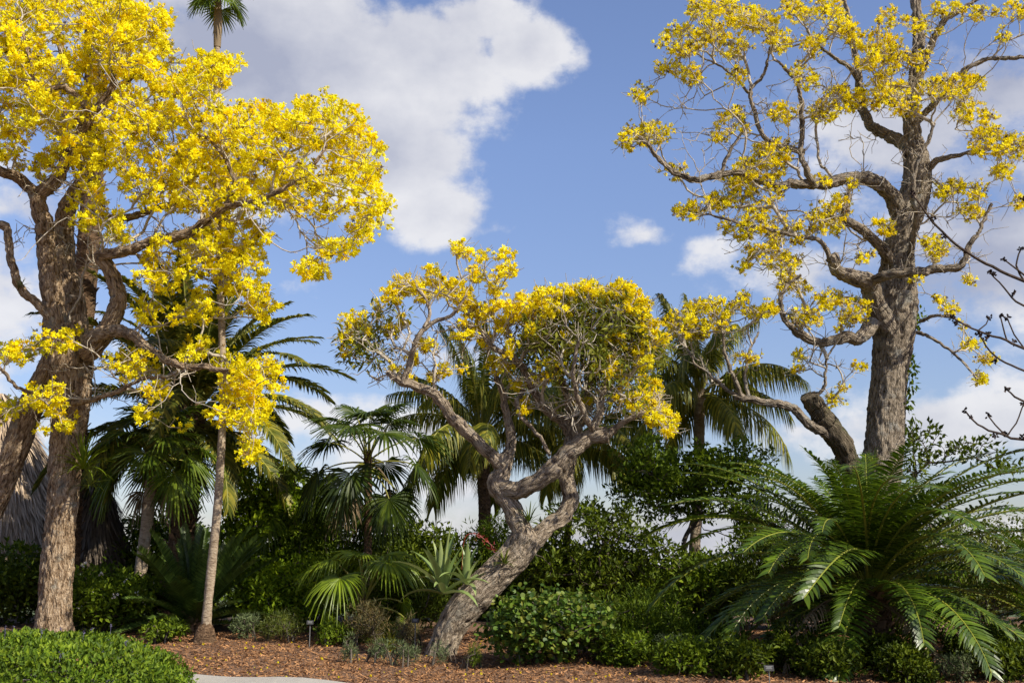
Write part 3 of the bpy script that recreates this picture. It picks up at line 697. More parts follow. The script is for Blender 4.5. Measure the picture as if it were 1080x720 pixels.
# ---- centre tree
flowering_tree('crooked yellow flowering tree at centre, leaning forked trunk with a bromeliad at its foot',
    (*P(468, 680, 12.9)[:2], ground(P(468, 680, 12.9)[0], 12.9)),
    [(458, 716, 12.9, 38), (464, 694, 12.9, 36), (472, 670, 12.9, 33), (484, 648, 12.9, 35), (502, 627, 12.9, 37), (523, 606, 12.95, 37), (544, 584, 13, 36), (556, 566, 13, 38)],
    [
     [(556, 572, 13, 28), (545, 552, 13, 25), (535, 530, 13, 24), (524, 512, 13, 24), (530, 494, 13, 20), (534, 480, 13, 17)],
     [(530, 492, 13, 18), (514, 474, 12.9, 15), (496, 456, 12.8, 15), (478, 438, 12.7, 13), (462, 420, 12.6, 12), (440, 409, 12.5, 11), (420, 402, 12.4, 9), (408, 392, 12.4, 5)],
     [(424, 404, 12.4, 7), (431, 384, 12.4, 7.5), (437, 362, 12.3, 7), (447, 345, 12.3, 6.5), (462, 336, 12.3, 5), (478, 330, 12.2, 4), (492, 312, 12.2, 3.5)],
     [(533, 486, 13, 15), (538, 460, 13.1, 12), (535, 435, 13.2, 9), (528, 410, 13.2, 7), (520, 385, 13.2, 5), (510, 350, 13.2, 4)],
     [(524, 514, 13, 22), (545, 517, 12.9, 22), (568, 509, 12.8, 22), (590, 492, 12.75, 23), (604, 476, 12.7, 21), (622, 463, 12.7, 19), (641, 458, 12.7, 20)],
     [(560, 570, 13.05, 24), (578, 552, 13.1, 20), (594, 541, 13.2, 20), (601, 525, 13.3, 19), (598, 500, 13.3, 18), (602, 475, 13.3, 20), (606, 452, 13.3, 20), (600, 438, 13.3, 12)],
     [(604, 460, 13.3, 13), (590, 445, 13.3, 11), (572, 432, 13.2, 10), (562, 412, 13.1, 9.5), (553, 392, 13.0, 9), (540, 378, 12.9, 8), (522, 366, 12.8, 6.5), (508, 352, 12.7, 4)],
     [(640, 460, 12.7, 12), (650, 450, 12.7, 8), (668, 440, 12.6, 6), (690, 434, 12.6, 4)],
     [(624, 460, 12.7, 12), (634, 430, 12.8, 9), (640, 400, 12.9, 7), (655, 370, 13, 5)],
     [(606, 455, 13.3, 12), (600, 425, 13.5, 9), (585, 390, 13.6, 7), (580, 350, 13.7, 5)],
     [(612, 448, 13.3, 10), (620, 410, 13.5, 8), (615, 370, 13.7, 6), (625, 340, 13.8, 4)],
     [(630, 458, 12.7, 9), (612, 430, 12.4, 7), (605, 395, 12.2, 5), (610, 360, 12.1, 4)],
     [(552, 412, 13.1, 8), (545, 430, 12.9, 6), (570, 460, 12.8, 5), (580, 480, 12.8, 4)],
     [(447, 345, 12.3, 5), (452, 325, 12.4, 4), (440, 305, 12.4, 3)],
    ],
    [(487, 265, 8, 9, 7), (531, 269, 9, 5, 4), (509, 275, 6, 5, 3), (532, 286, 12, 7, 7), (457, 288, 6, 5, 4), (520, 305, 9, 7, 6), (428, 300, 12, 10, 10), (413, 314, 11, 9, 8),
     (404, 326, 6, 6, 3), (444, 309, 14, 11, 12), (469, 306, 14, 11, 12), (485, 310, 12, 9, 9), (500, 294, 9, 8, 6), (491, 322, 10, 7, 6), (506, 330, 12, 8, 8), (527, 328, 13, 8, 12),
     (545, 331, 12, 9, 14), (556, 322, 12, 9, 12), (562, 350, 14, 10, 10), (498, 347, 11, 8, 8), (484, 352, 6, 5, 3), (373, 338, 9, 8, 7), (384, 347, 8, 7, 5), (366, 356, 7, 7, 5), (408, 348, 9, 6, 5), (422, 340, 7, 6, 3),
     (364, 374, 4, 4, 2), (433, 379, 6, 5, 4), (451, 365, 9, 6, 7), (417, 391, 5, 4, 5), (432, 399, 4, 4, 2), (467, 393, 6, 4, 4), (457, 397, 4, 3, 2), (485, 388, 3, 3, 1),
     (578, 318, 17, 12, 20), (567, 330, 14, 11, 14), (617, 309, 16, 10, 16), (600, 314, 12, 9, 8), (632, 313, 12, 9, 9), (650, 309, 15, 9, 14), (664, 316, 14, 10, 13), (676, 328, 12, 11, 12),
     (683, 347, 10, 12, 10), (692, 359, 9, 9, 7), (657, 334, 16, 10, 10), (568, 346, 10, 7, 6), (587, 338, 14, 10, 10), (534, 346, 10, 7, 6), (512, 359, 8, 5, 4), (527, 384, 10, 8, 6),
     (540, 368, 8, 7, 5), (552, 428, 6, 6, 3), (570, 399, 8, 4, 4), (639, 392, 14, 7, 7), (650, 360, 14, 9, 7), (676, 370, 12, 8, 8), (664, 417, 16, 9, 10), (690, 415, 13, 9, 9),
     (695, 436, 14, 12, 16), (710, 446, 7, 9, 7), (707, 457, 5, 5, 4), (679, 428, 14, 9, 9), (617, 428, 5, 5, 2), (620, 345, 50, 25, 30), (600, 380, 40, 20, 12), (655, 385, 35, 25, 16), (547, 405, 6, 6, 2)],
    12.95, .62, M_BARK_C, 33, petals=M_FLOWER_G, mult=1.35, crad=.07, fsize=.056, nfl=(9, 15), amp=.02, brown=.08, okfrom=.2, twigmat=M_TWIG,
    leaf_ells=[(620, 340, 60, 28, 120), (660, 370, 36, 34, 60), (600, 372, 50, 22, 30), (385, 362, 22, 18, 26), (590, 375, 35, 25, 30), (405, 335, 18, 12, 6), (560, 350, 20, 14, 10), (660, 410, 30, 20, 14)],
    extra_bare=[(600, 400, 75, 45, 110), (640, 430, 60, 25, 60), (440, 360, 55, 35, 50), (385, 395, 22, 10, 8), (520, 350, 40, 30, 20)])

# ---- right tree
flowering_tree('tall sparse yellow flowering tree at right with ridged trunk, rising behind the big cycad',
    (*P(905, 655, 16)[:2], ground(P(905, 655, 16)[0], 16)),
    [(908, 668, 16, 56), (916, 600, 16, 50), (924, 540, 16, 48), (931, 482, 16, 46), (934, 440, 16, 44), (939, 388, 16, 42), (943, 352, 16, 49), (945, 325, 16, 50), (946, 295, 16, 44), (948, 262, 16, 37), (955, 235, 16, 36), (965, 203, 16, 35), (967, 175, 16, 33), (963, 148, 16.1, 23), (961, 110, 16.1, 17), (965, 83, 16.1, 15), (969, 42, 16.2, 14), (966, 5, 16.2, 11), (960, -50, 16.2, 8)],
    [
     [(935, 345, 15.9, 34), (922, 318, 15.7, 26), (915, 298, 15.5, 22), (896, 290, 15.3, 18), (882, 284, 15.2, 15), (876, 270, 15.1, 16)],
     [(878, 276, 15.1, 7), (868, 258, 15.0, 6), (840, 248, 14.9, 5), (806, 242, 14.8, 4), (765, 232, 14.7, 3), (738, 226, 14.7, 2.4)],
     [(912, 298, 15.5, 12), (935, 292, 15.2, 12), (960, 290, 15.1, 11), (985, 287, 15.1, 10), (1010, 284, 15.0, 8), (1020, 262, 15.0, 6), (1034, 238, 15, 4), (1046, 215, 15, 3)],
     [(955, 232, 16, 24), (940, 206, 15.8, 20), (925, 194, 15.6, 18), (908, 189, 15.5, 16), (886, 191, 15.4, 15), (862, 198, 15.3, 13), (840, 196, 15.2, 11), (820, 200, 15.1, 8), (790, 188, 15.1, 8), (757, 190, 15.0, 8), (736, 193, 14.9, 7), (712, 184, 14.9, 6), (692, 166, 14.8, 4), (674, 144, 14.8, 3)],
     [(757, 190, 15, 6), (762, 178, 15, 5), (770, 160, 15, 4.5), (780, 146, 15, 3.5), (790, 130, 15, 3)],
     [(862, 198, 15.3, 10), (853, 180, 15.2, 8), (846, 160, 15.2, 7), (847, 125, 15.2, 6), (842, 95, 15.1, 5), (832, 78, 15.1, 4), (815, 62, 15.1, 3)],
     [(848, 160, 15.2, 8), (822, 152, 15.3, 7), (805, 142, 15.3, 6), (796, 120, 15.3, 5.5), (790, 98, 15.3, 4.5), (806, 76, 15.3, 3.5), (812, 50, 15.3, 2.5)],
     [(790, 98, 15.3, 4), (775, 80, 15.2, 3), (755, 66, 15.2, 2.4), (735, 55, 15.2, 2)],
     [(962, 155, 16.1, 19), (940, 147, 16.3, 15), (918, 136, 16.5, 12), (909, 105, 16.6, 10), (907, 75, 16.6, 8), (903, 40, 16.6, 7), (895, 10, 16.6, 5), (890, -20, 16.6, 4)],
     [(907, 90, 16.6, 7), (895, 70, 16.5, 6), (880, 60, 16.5, 4.5), (860, 45, 16.5, 3.5), (848, 25, 16.5, 2.5)],
     [(966, 92, 16.1, 11), (978, 60, 16.0, 9), (992, 30, 15.9, 8), (1010, 15, 15.8, 6), (1040, -5, 15.7, 4)],
     [(966, 130, 16.1, 9), (995, 100, 15.9, 8), (1012, 78, 15.8, 6.5), (1040, 66, 15.7, 5.5), (1080, 62, 15.6, 4.5), (1110, 58, 15.5, 3)],
     [(940, 275, 15.8, 16), (922, 252, 15.4, 12), (906, 238, 15.3, 11), (893, 228, 15.2, 10), (895, 205, 15.2, 8)],
     [(920, 340, 15.6, 20), (905, 356, 15.4, 15), (890, 352, 15.3, 13), (865, 358, 15.2, 10), (843, 350, 15.1, 8), (828, 335, 15.1, 6), (823, 315, 15.1, 5), (830, 300, 15.1, 4), (845, 290, 15.1, 3)],
     [(902, 505, 15.9, 28), (890, 478, 15.7, 27), (874, 450, 15.5, 26), (862, 432, 15.4, 24), (853, 417, 15.3, 23)],
     [(872, 458, 15.5, 12), (852, 448, 15.3, 11), (838, 432, 15.2, 10), (818, 426, 15.1, 9), (795, 422, 15.0, 8), (775, 418, 15.0, 8)],
     [(785, 420, 15, 6), (772, 395, 14.9, 5), (765, 375, 14.9, 4), (762, 350, 14.9, 3)],
     [(790, 421, 15, 5), (785, 395, 15.1, 4), (790, 375, 15.1, 3), (800, 350, 15.2, 2.5)],
     [(778, 418, 15, 5), (755, 400, 15.0, 4), (738, 385, 15, 3), (722, 365, 15, 2.5)],
     [(857, 425, 15.3, 5), (868, 405, 15.2, 4), (872, 380, 15.2, 3), (880, 365, 15.2, 2.2)],
     [(966, 350, 15.9, 5), (985, 358, 15.6, 4), (1002, 369, 15.5, 3.5), (1018, 385, 15.4, 3), (1030, 400, 15.4, 2)],
     [(970, 338, 15.9, 5), (985, 332, 15.6, 4), (1004, 335, 15.5, 3), (1024, 345, 15.4, 2)],
     [(968, 190, 16, 12), (985, 170, 15.8, 8), (1005, 165, 15.7, 6), (1030, 160, 15.6, 4), (1060, 155, 15.5, 3)],
     [(960, 270, 15.8, 8), (965, 230, 15.4, 8), (962, 200, 15.2, 7), (972, 160, 15.1, 5), (985, 130, 15.1, 4)],
    ],
    [(677, 98, 9, 9, 7), (665, 146, 13, 11, 11), (690, 140, 17, 13, 15), (712, 182, 10, 7, 5), (740, 12, 15, 10, 15), (720, 45, 22, 16, 24), (748, 35, 16, 11, 13), (705, 72, 11, 7, 7),
     (730, 82, 13, 8, 8), (765, 10, 11, 9, 8), (785, 20, 18, 12, 18), (770, 50, 20, 12, 14), (777, 80, 9, 7, 5), (805, 25, 15, 11, 11), (820, 42, 13, 11, 11), (838, 12, 17, 12, 14),
     (872, 10, 17, 11, 14), (885, 28, 13, 11, 11), (900, 42, 11, 9, 7), (855, 50, 13, 11, 9), (848, 82, 13, 12, 9), (930, 50, 20, 14, 18), (912, 60, 15, 12, 11), (955, 68, 24, 12, 18),
     (985, 95, 18, 12, 13), (940, 85, 18, 12, 12), (890, 105, 22, 12, 26), (925, 105, 20, 12, 18), (960, 110, 16, 12, 12), (1005, 92, 15, 12, 12), (1022, 90, 13, 9, 9), (1020, 118, 13, 12, 12),
     (865, 120, 13, 11, 11), (828, 120, 15, 9, 11), (775, 130, 18, 14, 11), (760, 145, 8, 6, 4), (780, 190, 20, 12, 20), (803, 180, 24, 12, 24), (820, 160, 22, 10, 18), (757, 213, 15, 7, 12),
     (728, 222, 15, 8, 10), (800, 210, 24, 13, 16), (870, 193, 6, 4, 4), (902, 195, 7, 4, 4), (790, 240, 28, 13, 20), (830, 245, 24, 13, 16), (870, 235, 20, 16, 20), (885, 215, 13, 9, 7),
     (808, 268, 22, 11, 14), (785, 282, 8, 5, 4), (830, 280, 18, 10, 9), (930, 240, 13, 7, 7), (910, 270, 9, 5, 3), (1000, 200, 16, 10, 12), (1020, 225, 13, 9, 10), (1030, 203, 9, 7, 7),
     (1045, 150, 20, 14, 24), (1070, 155, 13, 13, 13), (1060, 180, 11, 7, 7), (985, 262, 10, 13, 11), (1075, 15, 14, 11, 8), (1040, 15, 18, 9, 7), (1000, 12, 18, 7, 8), (1075, 215, 7, 7, 4),
     (1055, 40, 9, 5, 3), (975, 30, 18, 9, 6), (940, 20, 18, 9, 7), (1040, 125, 11, 7, 5), (1120, 100, 30, 40, 20), (1110, 20, 30, 20, 12),
     (740, 325, 15, 7, 11), (717, 340, 18, 11, 17), (763, 327, 13, 9, 9), (782, 318, 7, 5, 6), (798, 330, 13, 7, 9), (815, 327, 9, 5, 5), (733, 352, 13, 7, 9), (755, 345, 13, 7, 8),
     (700, 367, 8, 12, 6), (787, 380, 11, 5, 4), (836, 302, 15, 9, 9), (849, 334, 17, 11, 13), (874, 316, 17, 9, 12), (903, 327, 13, 12, 10), (890, 340, 11, 7, 6), (845, 377, 6, 4, 3),
     (843, 390, 4, 3, 2), (880, 421, 9, 4, 4), (887, 410, 2, 2, 1), (907, 388, 8, 3, 2), (990, 318, 7, 3, 3), (1004, 329, 9, 4, 4), (1013, 345, 3, 3, 1), (1026, 365, 9, 4, 4),
     (1040, 378, 7, 4, 4), (1033, 401, 7, 4, 4), (1022, 296, 7, 3, 3), (964, 296, 4, 4, 2)],
    15.5, 1.0, M_BARK_R, 45, petals=M_FLOWER_G, mult=1.75, crad=.085, fsize=.058, nfl=(8, 14), amp=.03, brown=.24, okfrom=.2, twigmat=M_TWIG,
    extra_bare=[(900, 150, 120, 100, 130), (1000, 240, 50, 50, 60), (760, 150, 90, 60, 80), (830, 250, 80, 40, 60), (760, 370, 50, 35, 30), (870, 370, 30, 25, 14), (1000, 60, 70, 50, 30)])

# ---- bare budding tree just outside the right edge
def bare_tree():
    g = np.random.default_rng(5); x0, y0 = P(1290, 500, 11.5)[:2]
    root = empty('bare_tree', (x0, y0, ground(x0, y0)), 'bare dark branches with round buds reaching in from the right edge', 'tree')
    m = MB(); tp = spline(limbs_px([(1290, 740, 11.5, 46), (1280, 600, 11.5, 40), (1285, 450, 11.5, 34), (1270, 300, 11.5, 28), (1275, 100, 11.5, 14)]), .06)
    tube(m, tp[:, :3], tp[:, 3], 20, amp=.012, freq=14); m.build('trunk', M_STEM, root, True)
    bud = MB()
    specs = [[(1278, 380, 11.5, 8), (1180, 330, 11.2, 5), (1080, 296, 11, 3.6), (1040, 278, 11, 3.2), (1004, 255, 11, 2.8), (980, 229, 11, 2.2), (962, 203, 11, 1.5)],
             [(1278, 420, 11.5, 7), (1180, 395, 11.2, 4.5), (1080, 367, 11, 3), (1062, 359, 11, 2.7), (1031, 349, 11, 2.2), (1004, 335, 11, 1.5)],
             [(1110, 402, 11.1, 3), (1080, 391, 11, 2.4), (1049, 375, 11, 2), (1033, 353, 11, 1.6)],
             [(1280, 480, 11.5, 7), (1180, 470, 11.2, 4), (1080, 464, 11, 3), (1062, 460, 11, 2.6), (1031, 447, 11, 2), (1018, 433, 11, 1.6)],
             [(1060, 459, 11, 2), (1050, 448, 11, 1.6), (1042, 438, 11, 1.5)],
             [(1150, 445, 11.2, 3.5), (1080, 423, 11, 2.4), (1062, 411, 11, 1.6)],
             [(1130, 345, 11.2, 3), (1080, 322, 11, 2.4), (1067, 313, 11, 2), (1044, 287, 11, 1.5)],
             [(1100, 303, 11.1, 3), (1080, 290, 11, 2.2), (1058, 273, 11, 1.5)],
             [(1080, 296, 11, 2.4), (1072, 280, 11, 2), (1077, 262, 11, 1.6)],
             [(1062, 359, 11, 1.8), (1058, 345, 11, 1.6), (1055, 333, 11, 1.4)],
             [(1080, 367, 11, 1.8), (1070, 352, 11, 1.6), (1062, 335, 11, 1.4)],
             [(1031, 349, 11, 1.6), (1040, 342, 11, 1.4), (1043, 335, 11, 1.3)],
             [(1275, 250, 11.5, 7), (1180, 235, 11.2, 4), (1100, 215, 11, 3), (1078, 210, 11, 2)],
             [(1062, 460, 11, 1.6), (1075, 440, 11, 1.5), (1080, 425, 11, 1.4)]]
    tips = []
    for s in specs:
        lp = spline(limbs_px(s), .06); m = MB(); lp[1:-1, :3] += g.normal(size=(len(lp) - 2, 3)) * .004
        tube(m, lp[:, :3], lp[:, 3], 7); m.build('branch', M_TWIGD, root, True); tips.append(lp[-1, :3])
        if s[-1][0] < 1050:
            for q in lp[-14::4, :3]: tips.append(q + rdir(1, g)[0] * .04)
    for t_ in tips:
        bud = MB(); pos = t_ + rdir(10, g) * .016
        bud.stamp(*leaf_t(.75, .4), pos, basis(rdir(10, g), rdir(10, g)), .034, g.uniform(size=10)); bud.build('bud_cluster', M_BUD, root)
bare_tree()

# ================================================================ SHRUBS AND LEAFY TREES
def leafy(name, label, cat, px, Y, top, wpx, mat, tmpl, lsize, nclump, nleaf, crad, group=None, depth=None, bottom=None, seed=1,
          stem=M_STEM, up=.4, shape=1.0, extra=None, base_r=.03, flat=.8, stems=4, shell=.55, ells=None, tmpmat=None):
    g = np.random.default_rng(seed)
    if ells is None and cat == 'shrub' and name == 'shrub': nclump = int(nclump * 1.35); nleaf = int(nleaf * 1.15); lsize *= 1.1
    b = P(px, 600, Y); gx, gy = b[0], Y; gz = float(ground(gx, gy))
    root = empty(name, (gx, gy, gz), label, cat, group)
    zt = P(px, top, Y)[2]; hw = wpx / 2 * Y / F; dp = depth if depth else min(hw, 1.1)
    zb = gz if bottom is None else P(px, bottom, Y)[2]
    if ells is None:
        c = []
        while len(c) < nclump:
            q = g.uniform(-1, 1, 3); r = np.linalg.norm(q)
            if r > 1 or (r < shell and g.uniform() < .35): continue
            if bottom is None and q[2] < -.75: continue
            zc = (zb + zt) / 2 if bottom is not None else zb + (zt - zb) * .46
            hz = (zt - zc) - crad * .6
            p = np.array([gx + q[0] * (hw - crad * .5), gy + q[1] * dp, zc + q[2] * hz])
            if bottom is None and p[2] < gz + .08: p[2] = gz + .08 + g.uniform() * .15
            p += g.normal(size=3) * crad * .35
            c.append(p)
        c = np.array(c)
    else: c = ell_points(ells, Y, dp, 1.0, g)
    sk = Skel(30000)
    for k in range(stems):
        a = g.uniform(0, 6.28); s0 = np.array([gx + math.cos(a) * .04 * stems, gy + math.sin(a) * .04 * stems, gz - .03])
        tip = c[g.integers(len(c))] * .5 + s0 * .5 if stems > 1 else np.array([gx, gy, gz + (zt - gz) * .4])
        lp = spline(np.array([[*s0, base_r], [*(s0 * .5 + tip * .5 + np.array([0, 0, .1])), base_r * .8], [*tip, base_r * .5]]), .1)
        sk.limb(lp, root=True, okfrom=.2)
        sk.paths.append(list(range(sk.n - len(lp), sk.n)))
    sk.grow(c, step=.16, wig=.02, g=g, tip=.005, alpha=.1)
    tw = MB(); sk.twigs(tw, 4); tw.build('stems', stem, root, True)
    lm = MB(); leaves_at(lm, c, nleaf, crad, lsize, tmpl, g, up=up, flat=flat)
    lm.build('foliage', mat, root)
    if extra:
        nm, em, nper, size, t_ = extra
        sel = c[g.uniform(size=len(c)) < nper]; q = rdir(len(sel), g); q[:, 1] = -abs(q[:, 1])
        for c_ in sel + q * crad * 1.0:
            e = MB(); pos = c_ + g.normal(size=(4, 3)) * .02
            e.stamp(*t_, pos, basis(rdir(4, g), rdir(4, g)), size, g.uniform(size=4)); e.build(nm, em, root)
    return root
GB = 'leafy shrubs filling the back of the garden bed'
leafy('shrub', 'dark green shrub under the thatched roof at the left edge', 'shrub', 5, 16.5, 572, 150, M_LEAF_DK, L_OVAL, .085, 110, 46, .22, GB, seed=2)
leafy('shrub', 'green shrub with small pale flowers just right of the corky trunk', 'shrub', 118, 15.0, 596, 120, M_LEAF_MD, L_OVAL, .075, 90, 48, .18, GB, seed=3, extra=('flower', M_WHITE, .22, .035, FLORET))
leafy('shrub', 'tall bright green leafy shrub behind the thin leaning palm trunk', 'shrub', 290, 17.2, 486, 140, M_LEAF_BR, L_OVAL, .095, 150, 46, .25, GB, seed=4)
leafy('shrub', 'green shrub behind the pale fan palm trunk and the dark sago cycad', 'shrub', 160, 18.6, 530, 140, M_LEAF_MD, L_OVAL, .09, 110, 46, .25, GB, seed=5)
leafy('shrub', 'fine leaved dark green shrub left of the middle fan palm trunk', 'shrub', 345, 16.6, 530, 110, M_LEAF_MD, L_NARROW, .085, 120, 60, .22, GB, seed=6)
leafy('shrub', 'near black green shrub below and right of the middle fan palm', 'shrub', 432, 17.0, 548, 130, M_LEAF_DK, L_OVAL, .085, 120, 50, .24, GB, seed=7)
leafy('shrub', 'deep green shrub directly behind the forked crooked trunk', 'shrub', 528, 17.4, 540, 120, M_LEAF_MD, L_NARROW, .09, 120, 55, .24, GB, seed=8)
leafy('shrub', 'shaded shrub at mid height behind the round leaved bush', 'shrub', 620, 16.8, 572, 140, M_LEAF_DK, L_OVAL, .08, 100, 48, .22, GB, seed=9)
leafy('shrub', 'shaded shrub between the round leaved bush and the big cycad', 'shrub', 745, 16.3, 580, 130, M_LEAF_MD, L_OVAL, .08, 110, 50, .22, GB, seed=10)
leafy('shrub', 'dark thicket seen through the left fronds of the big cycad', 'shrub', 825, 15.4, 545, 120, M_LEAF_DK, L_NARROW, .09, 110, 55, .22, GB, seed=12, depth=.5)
leafy('shrub', 'sunlit olive green bush behind the right side of the big cycad', 'shrub', 1020, 17.5, 540, 210, M_LEAF_YG, L_OVAL, .06, 200, 52, .24, GB, seed=13)
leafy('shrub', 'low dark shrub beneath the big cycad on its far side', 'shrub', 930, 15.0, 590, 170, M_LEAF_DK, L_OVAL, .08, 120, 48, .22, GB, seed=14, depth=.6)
leafy('shrub', 'bright low shrub between the thin palm and the low fan palm', 'shrub', 300, 15.2, 588, 110, M_LEAF_BR, L_OVAL, .06, 100, 50, .17, GB, seed=15, depth=.5)
leafy('shrub', 'dense dark shrub behind the pale bromeliad', 'shrub', 425, 15.2, 598, 110, M_LEAF_DK, L_NARROW, .07, 90, 50, .18, GB, seed=16, depth=.5)
leafy('round_leaf_shrub', 'glossy round leaved shrub on the mulch right of the crooked trunk', 'shrub', 580, 12.2, 618, 146, M_GRAPE, L_ROUND, .046, 190, 32, .15, seed=17, up=.2, depth=.5)
leafy('shrub', 'light green fine leaved bush between round leaved bush and cycad', 'shrub', 675, 12.7, 622, 120, M_LEAF_MD, L_NARROW, .06, 110, 60, .14, GB, seed=18, depth=.5)
leafy('small_tree', 'dark open branched small tree with sky between its leaves, right of the crooked trunk', 'tree', 640, 16.2, 480, 150, M_LEAF_DK, L_OVAL, .08, 0, 38, .17, 'dark leafy trees behind the bed', seed=19, depth=.7, stems=1, base_r=.05,
      ells=[(605, 555, 35, 20, 26), (570, 580, 25, 24, 20), (640, 545, 30, 15, 18), (660, 575, 35, 25, 30), (630, 610, 60, 22, 26), (600, 600, 40, 22, 18), (690, 600, 35, 26, 18), (580, 620, 40, 20, 20)])
leafy('small_tree', 'dense topped dark green tree with pale slim trunk, left of the big cycad', 'tree', 722, 17.0, 450, 150, M_LEAF_MD, L_OVAL, .085, 0, 52, .20, 'dark leafy trees behind the bed', seed=20, depth=.7, stems=1, base_r=.075,
      ells=[(700, 500, 40, 22, 40), (670, 480, 26, 18, 14), (740, 505, 45, 24, 42), (770, 485, 45, 16, 30), (690, 530, 30, 14, 12), (665, 515, 16, 20, 9), (790, 520, 30, 25, 22), (740, 535, 25, 10, 8), (790, 560, 28, 24, 20)], stem=M_STEM)
leafy('small_tree', 'thin dark leafed sapling top showing right of the ridged trunk', 'tree', 985, 17.2, 440, 90, M_LEAF_DK, L_OVAL, .10, 0, 12, .13, 'dark leafy trees behind the bed', seed=22, depth=.4, stems=1, base_r=.03,
      ells=[(970, 462, 22, 14, 16), (990, 480, 28, 10, 12), (1008, 470, 16, 8, 6), (1040, 475, 25, 12, 8), (960, 490, 16, 12, 8), (1050, 490, 30, 10, 8)])
for i, (px, top, w, lab) in enumerate([(40, 560, 220, 'distant bushes seen under the thatched roofs'), (250, 560, 240, 'distant bush line behind the tall bright green shrub'), (440, 568, 240, 'distant bush line behind the middle fan palm trunk'),
                                       (600, 572, 220, 'distant bush line behind the crooked tree'), (740, 594, 190, 'distant bush line behind the slim pale trunk'), (900, 585, 220, 'distant bush line behind the big cycad'), (1090, 580, 220, 'distant bush line at the far right edge')]):
    leafy('distant_bush', lab, 'shrub', px, 25.0 + (i % 3), top, w, M_LEAF_MD if i % 2 else M_LEAF_YG, L_OVAL, .13, 150, 44, .34, 'distant bushes beyond the garden bed', seed=70 + i, depth=1.0)
# low plants along the front of the bed
GS = 'small plants along the front edge of the bed'
leafy('low_plant', 'wispy olive rust shrublet in front of the low fan palm', 'plant', 388, 13.6, 634, 40, M_LEAF_RUST, L_NEEDLE, .08, 40, 46, .10, GS, seed=30, base_r=.01, depth=.25)
leafy('low_plant', 'second wispy olive shrublet left of the bromeliad foot', 'plant', 432, 13.4, 645, 30, M_LEAF_RUST, L_NEEDLE, .07, 28, 40, .09, GS, seed=31, base_r=.01, depth=.25)
leafy('low_plant', 'lime green low herb right of the thin palm foot', 'plant', 298, 13.9, 640, 52, M_LEAF_YG, L_NEEDLE, .06, 46, 40, .09, GS, seed=32, base_r=.01, depth=.25)
leafy('low_plant', 'grey leaved low herb beside the thin palm foot', 'plant', 262, 13.9, 648, 34, M_LEAF_GREY, L_NARROW, .05, 30, 32, .08, GS, seed=33, base_r=.01, depth=.2)
leafy('low_plant', 'small leafy green herb left of the thin palm foot', 'plant', 178, 13.8, 652, 50, M_LEAF_MD, L_OVAL, .05, 34, 32, .08, GS, seed=34, base_r=.01, depth=.2)
leafy('low_plant', 'small deep green herb below the low fan palm', 'plant', 350, 13.6, 655, 36, M_LEAF_MD, L_OVAL, .05, 26, 32, .08, GS, seed=35, base_r=.01, depth=.2)
for i, (px, Y, top, w, lab) in enumerate([(372, 12.3, 682, 15, 'tiny weed on the mulch, leftmost of the sprouts below the low fan palm'), (402, 12.2, 680, 24, 'bushy sprout on the mulch, in the middle below the low fan palm'),
                                          (430, 11.9, 686, 36, 'widest sprout on the mulch, left of the crooked trunk foot'), (467, 12.2, 682, 12, 'tiny sprout on the mulch just below the crooked trunk foot'), (502, 11.9, 690, 10, 'smallest sprout on the mulch right of the crooked trunk foot')]):
    leafy('mulch_weed', lab, 'weed', px, Y, top, w, M_LEAF_GREY if i != 4 else M_LEAF_MD, L_NEEDLE, .05, 16 + int(w / 2), 26, .055, 'weeds sprouting from the mulch', seed=40 + i, base_r=.005, depth=.12)
for i, (px, Y, top, w, lab) in enumerate([(705, 11.9, 688, 36, 'grey leaved cushion plant at the mulch edge below the light green bush'), (742, 11.9, 682, 44, 'grey leaved cushion plant, second from the left at the mulch edge'),
                                          (785, 11.6, 682, 44, 'grey leaved cushion plant left of the cycad label'), (1000, 11.0, 700, 30, 'silver grey tuft in front of the big cycad')]):
    leafy('cushion_plant', lab, 'plant', px, Y, top, w, M_LEAF_GREY, L_NARROW, .045, 34, 34, .07, 'grey cushion plants in front of the cycad', seed=50 + i, base_r=.006, depth=.2)

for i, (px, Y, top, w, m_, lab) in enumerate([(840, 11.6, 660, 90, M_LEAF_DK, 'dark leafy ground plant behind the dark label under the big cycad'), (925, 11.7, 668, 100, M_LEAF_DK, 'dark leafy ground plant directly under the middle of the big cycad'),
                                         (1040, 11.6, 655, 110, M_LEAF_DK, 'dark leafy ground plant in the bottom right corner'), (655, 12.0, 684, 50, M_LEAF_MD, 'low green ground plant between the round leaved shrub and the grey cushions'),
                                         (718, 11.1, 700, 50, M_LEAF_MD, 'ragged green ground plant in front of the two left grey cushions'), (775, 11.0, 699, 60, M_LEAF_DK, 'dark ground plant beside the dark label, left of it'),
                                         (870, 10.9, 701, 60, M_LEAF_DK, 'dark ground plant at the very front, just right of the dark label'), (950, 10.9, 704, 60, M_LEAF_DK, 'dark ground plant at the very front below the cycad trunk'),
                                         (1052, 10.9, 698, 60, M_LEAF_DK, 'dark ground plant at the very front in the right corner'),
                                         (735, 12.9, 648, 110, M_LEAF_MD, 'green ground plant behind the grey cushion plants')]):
    leafy('ground_plant', lab, 'plant', px, Y, top, w, m_, L_OVAL, .055, 90, 34, .11, 'leafy ground plants on the right of the bed', seed=60 + i, base_r=.008, depth=.35 if top < 690 else .2)
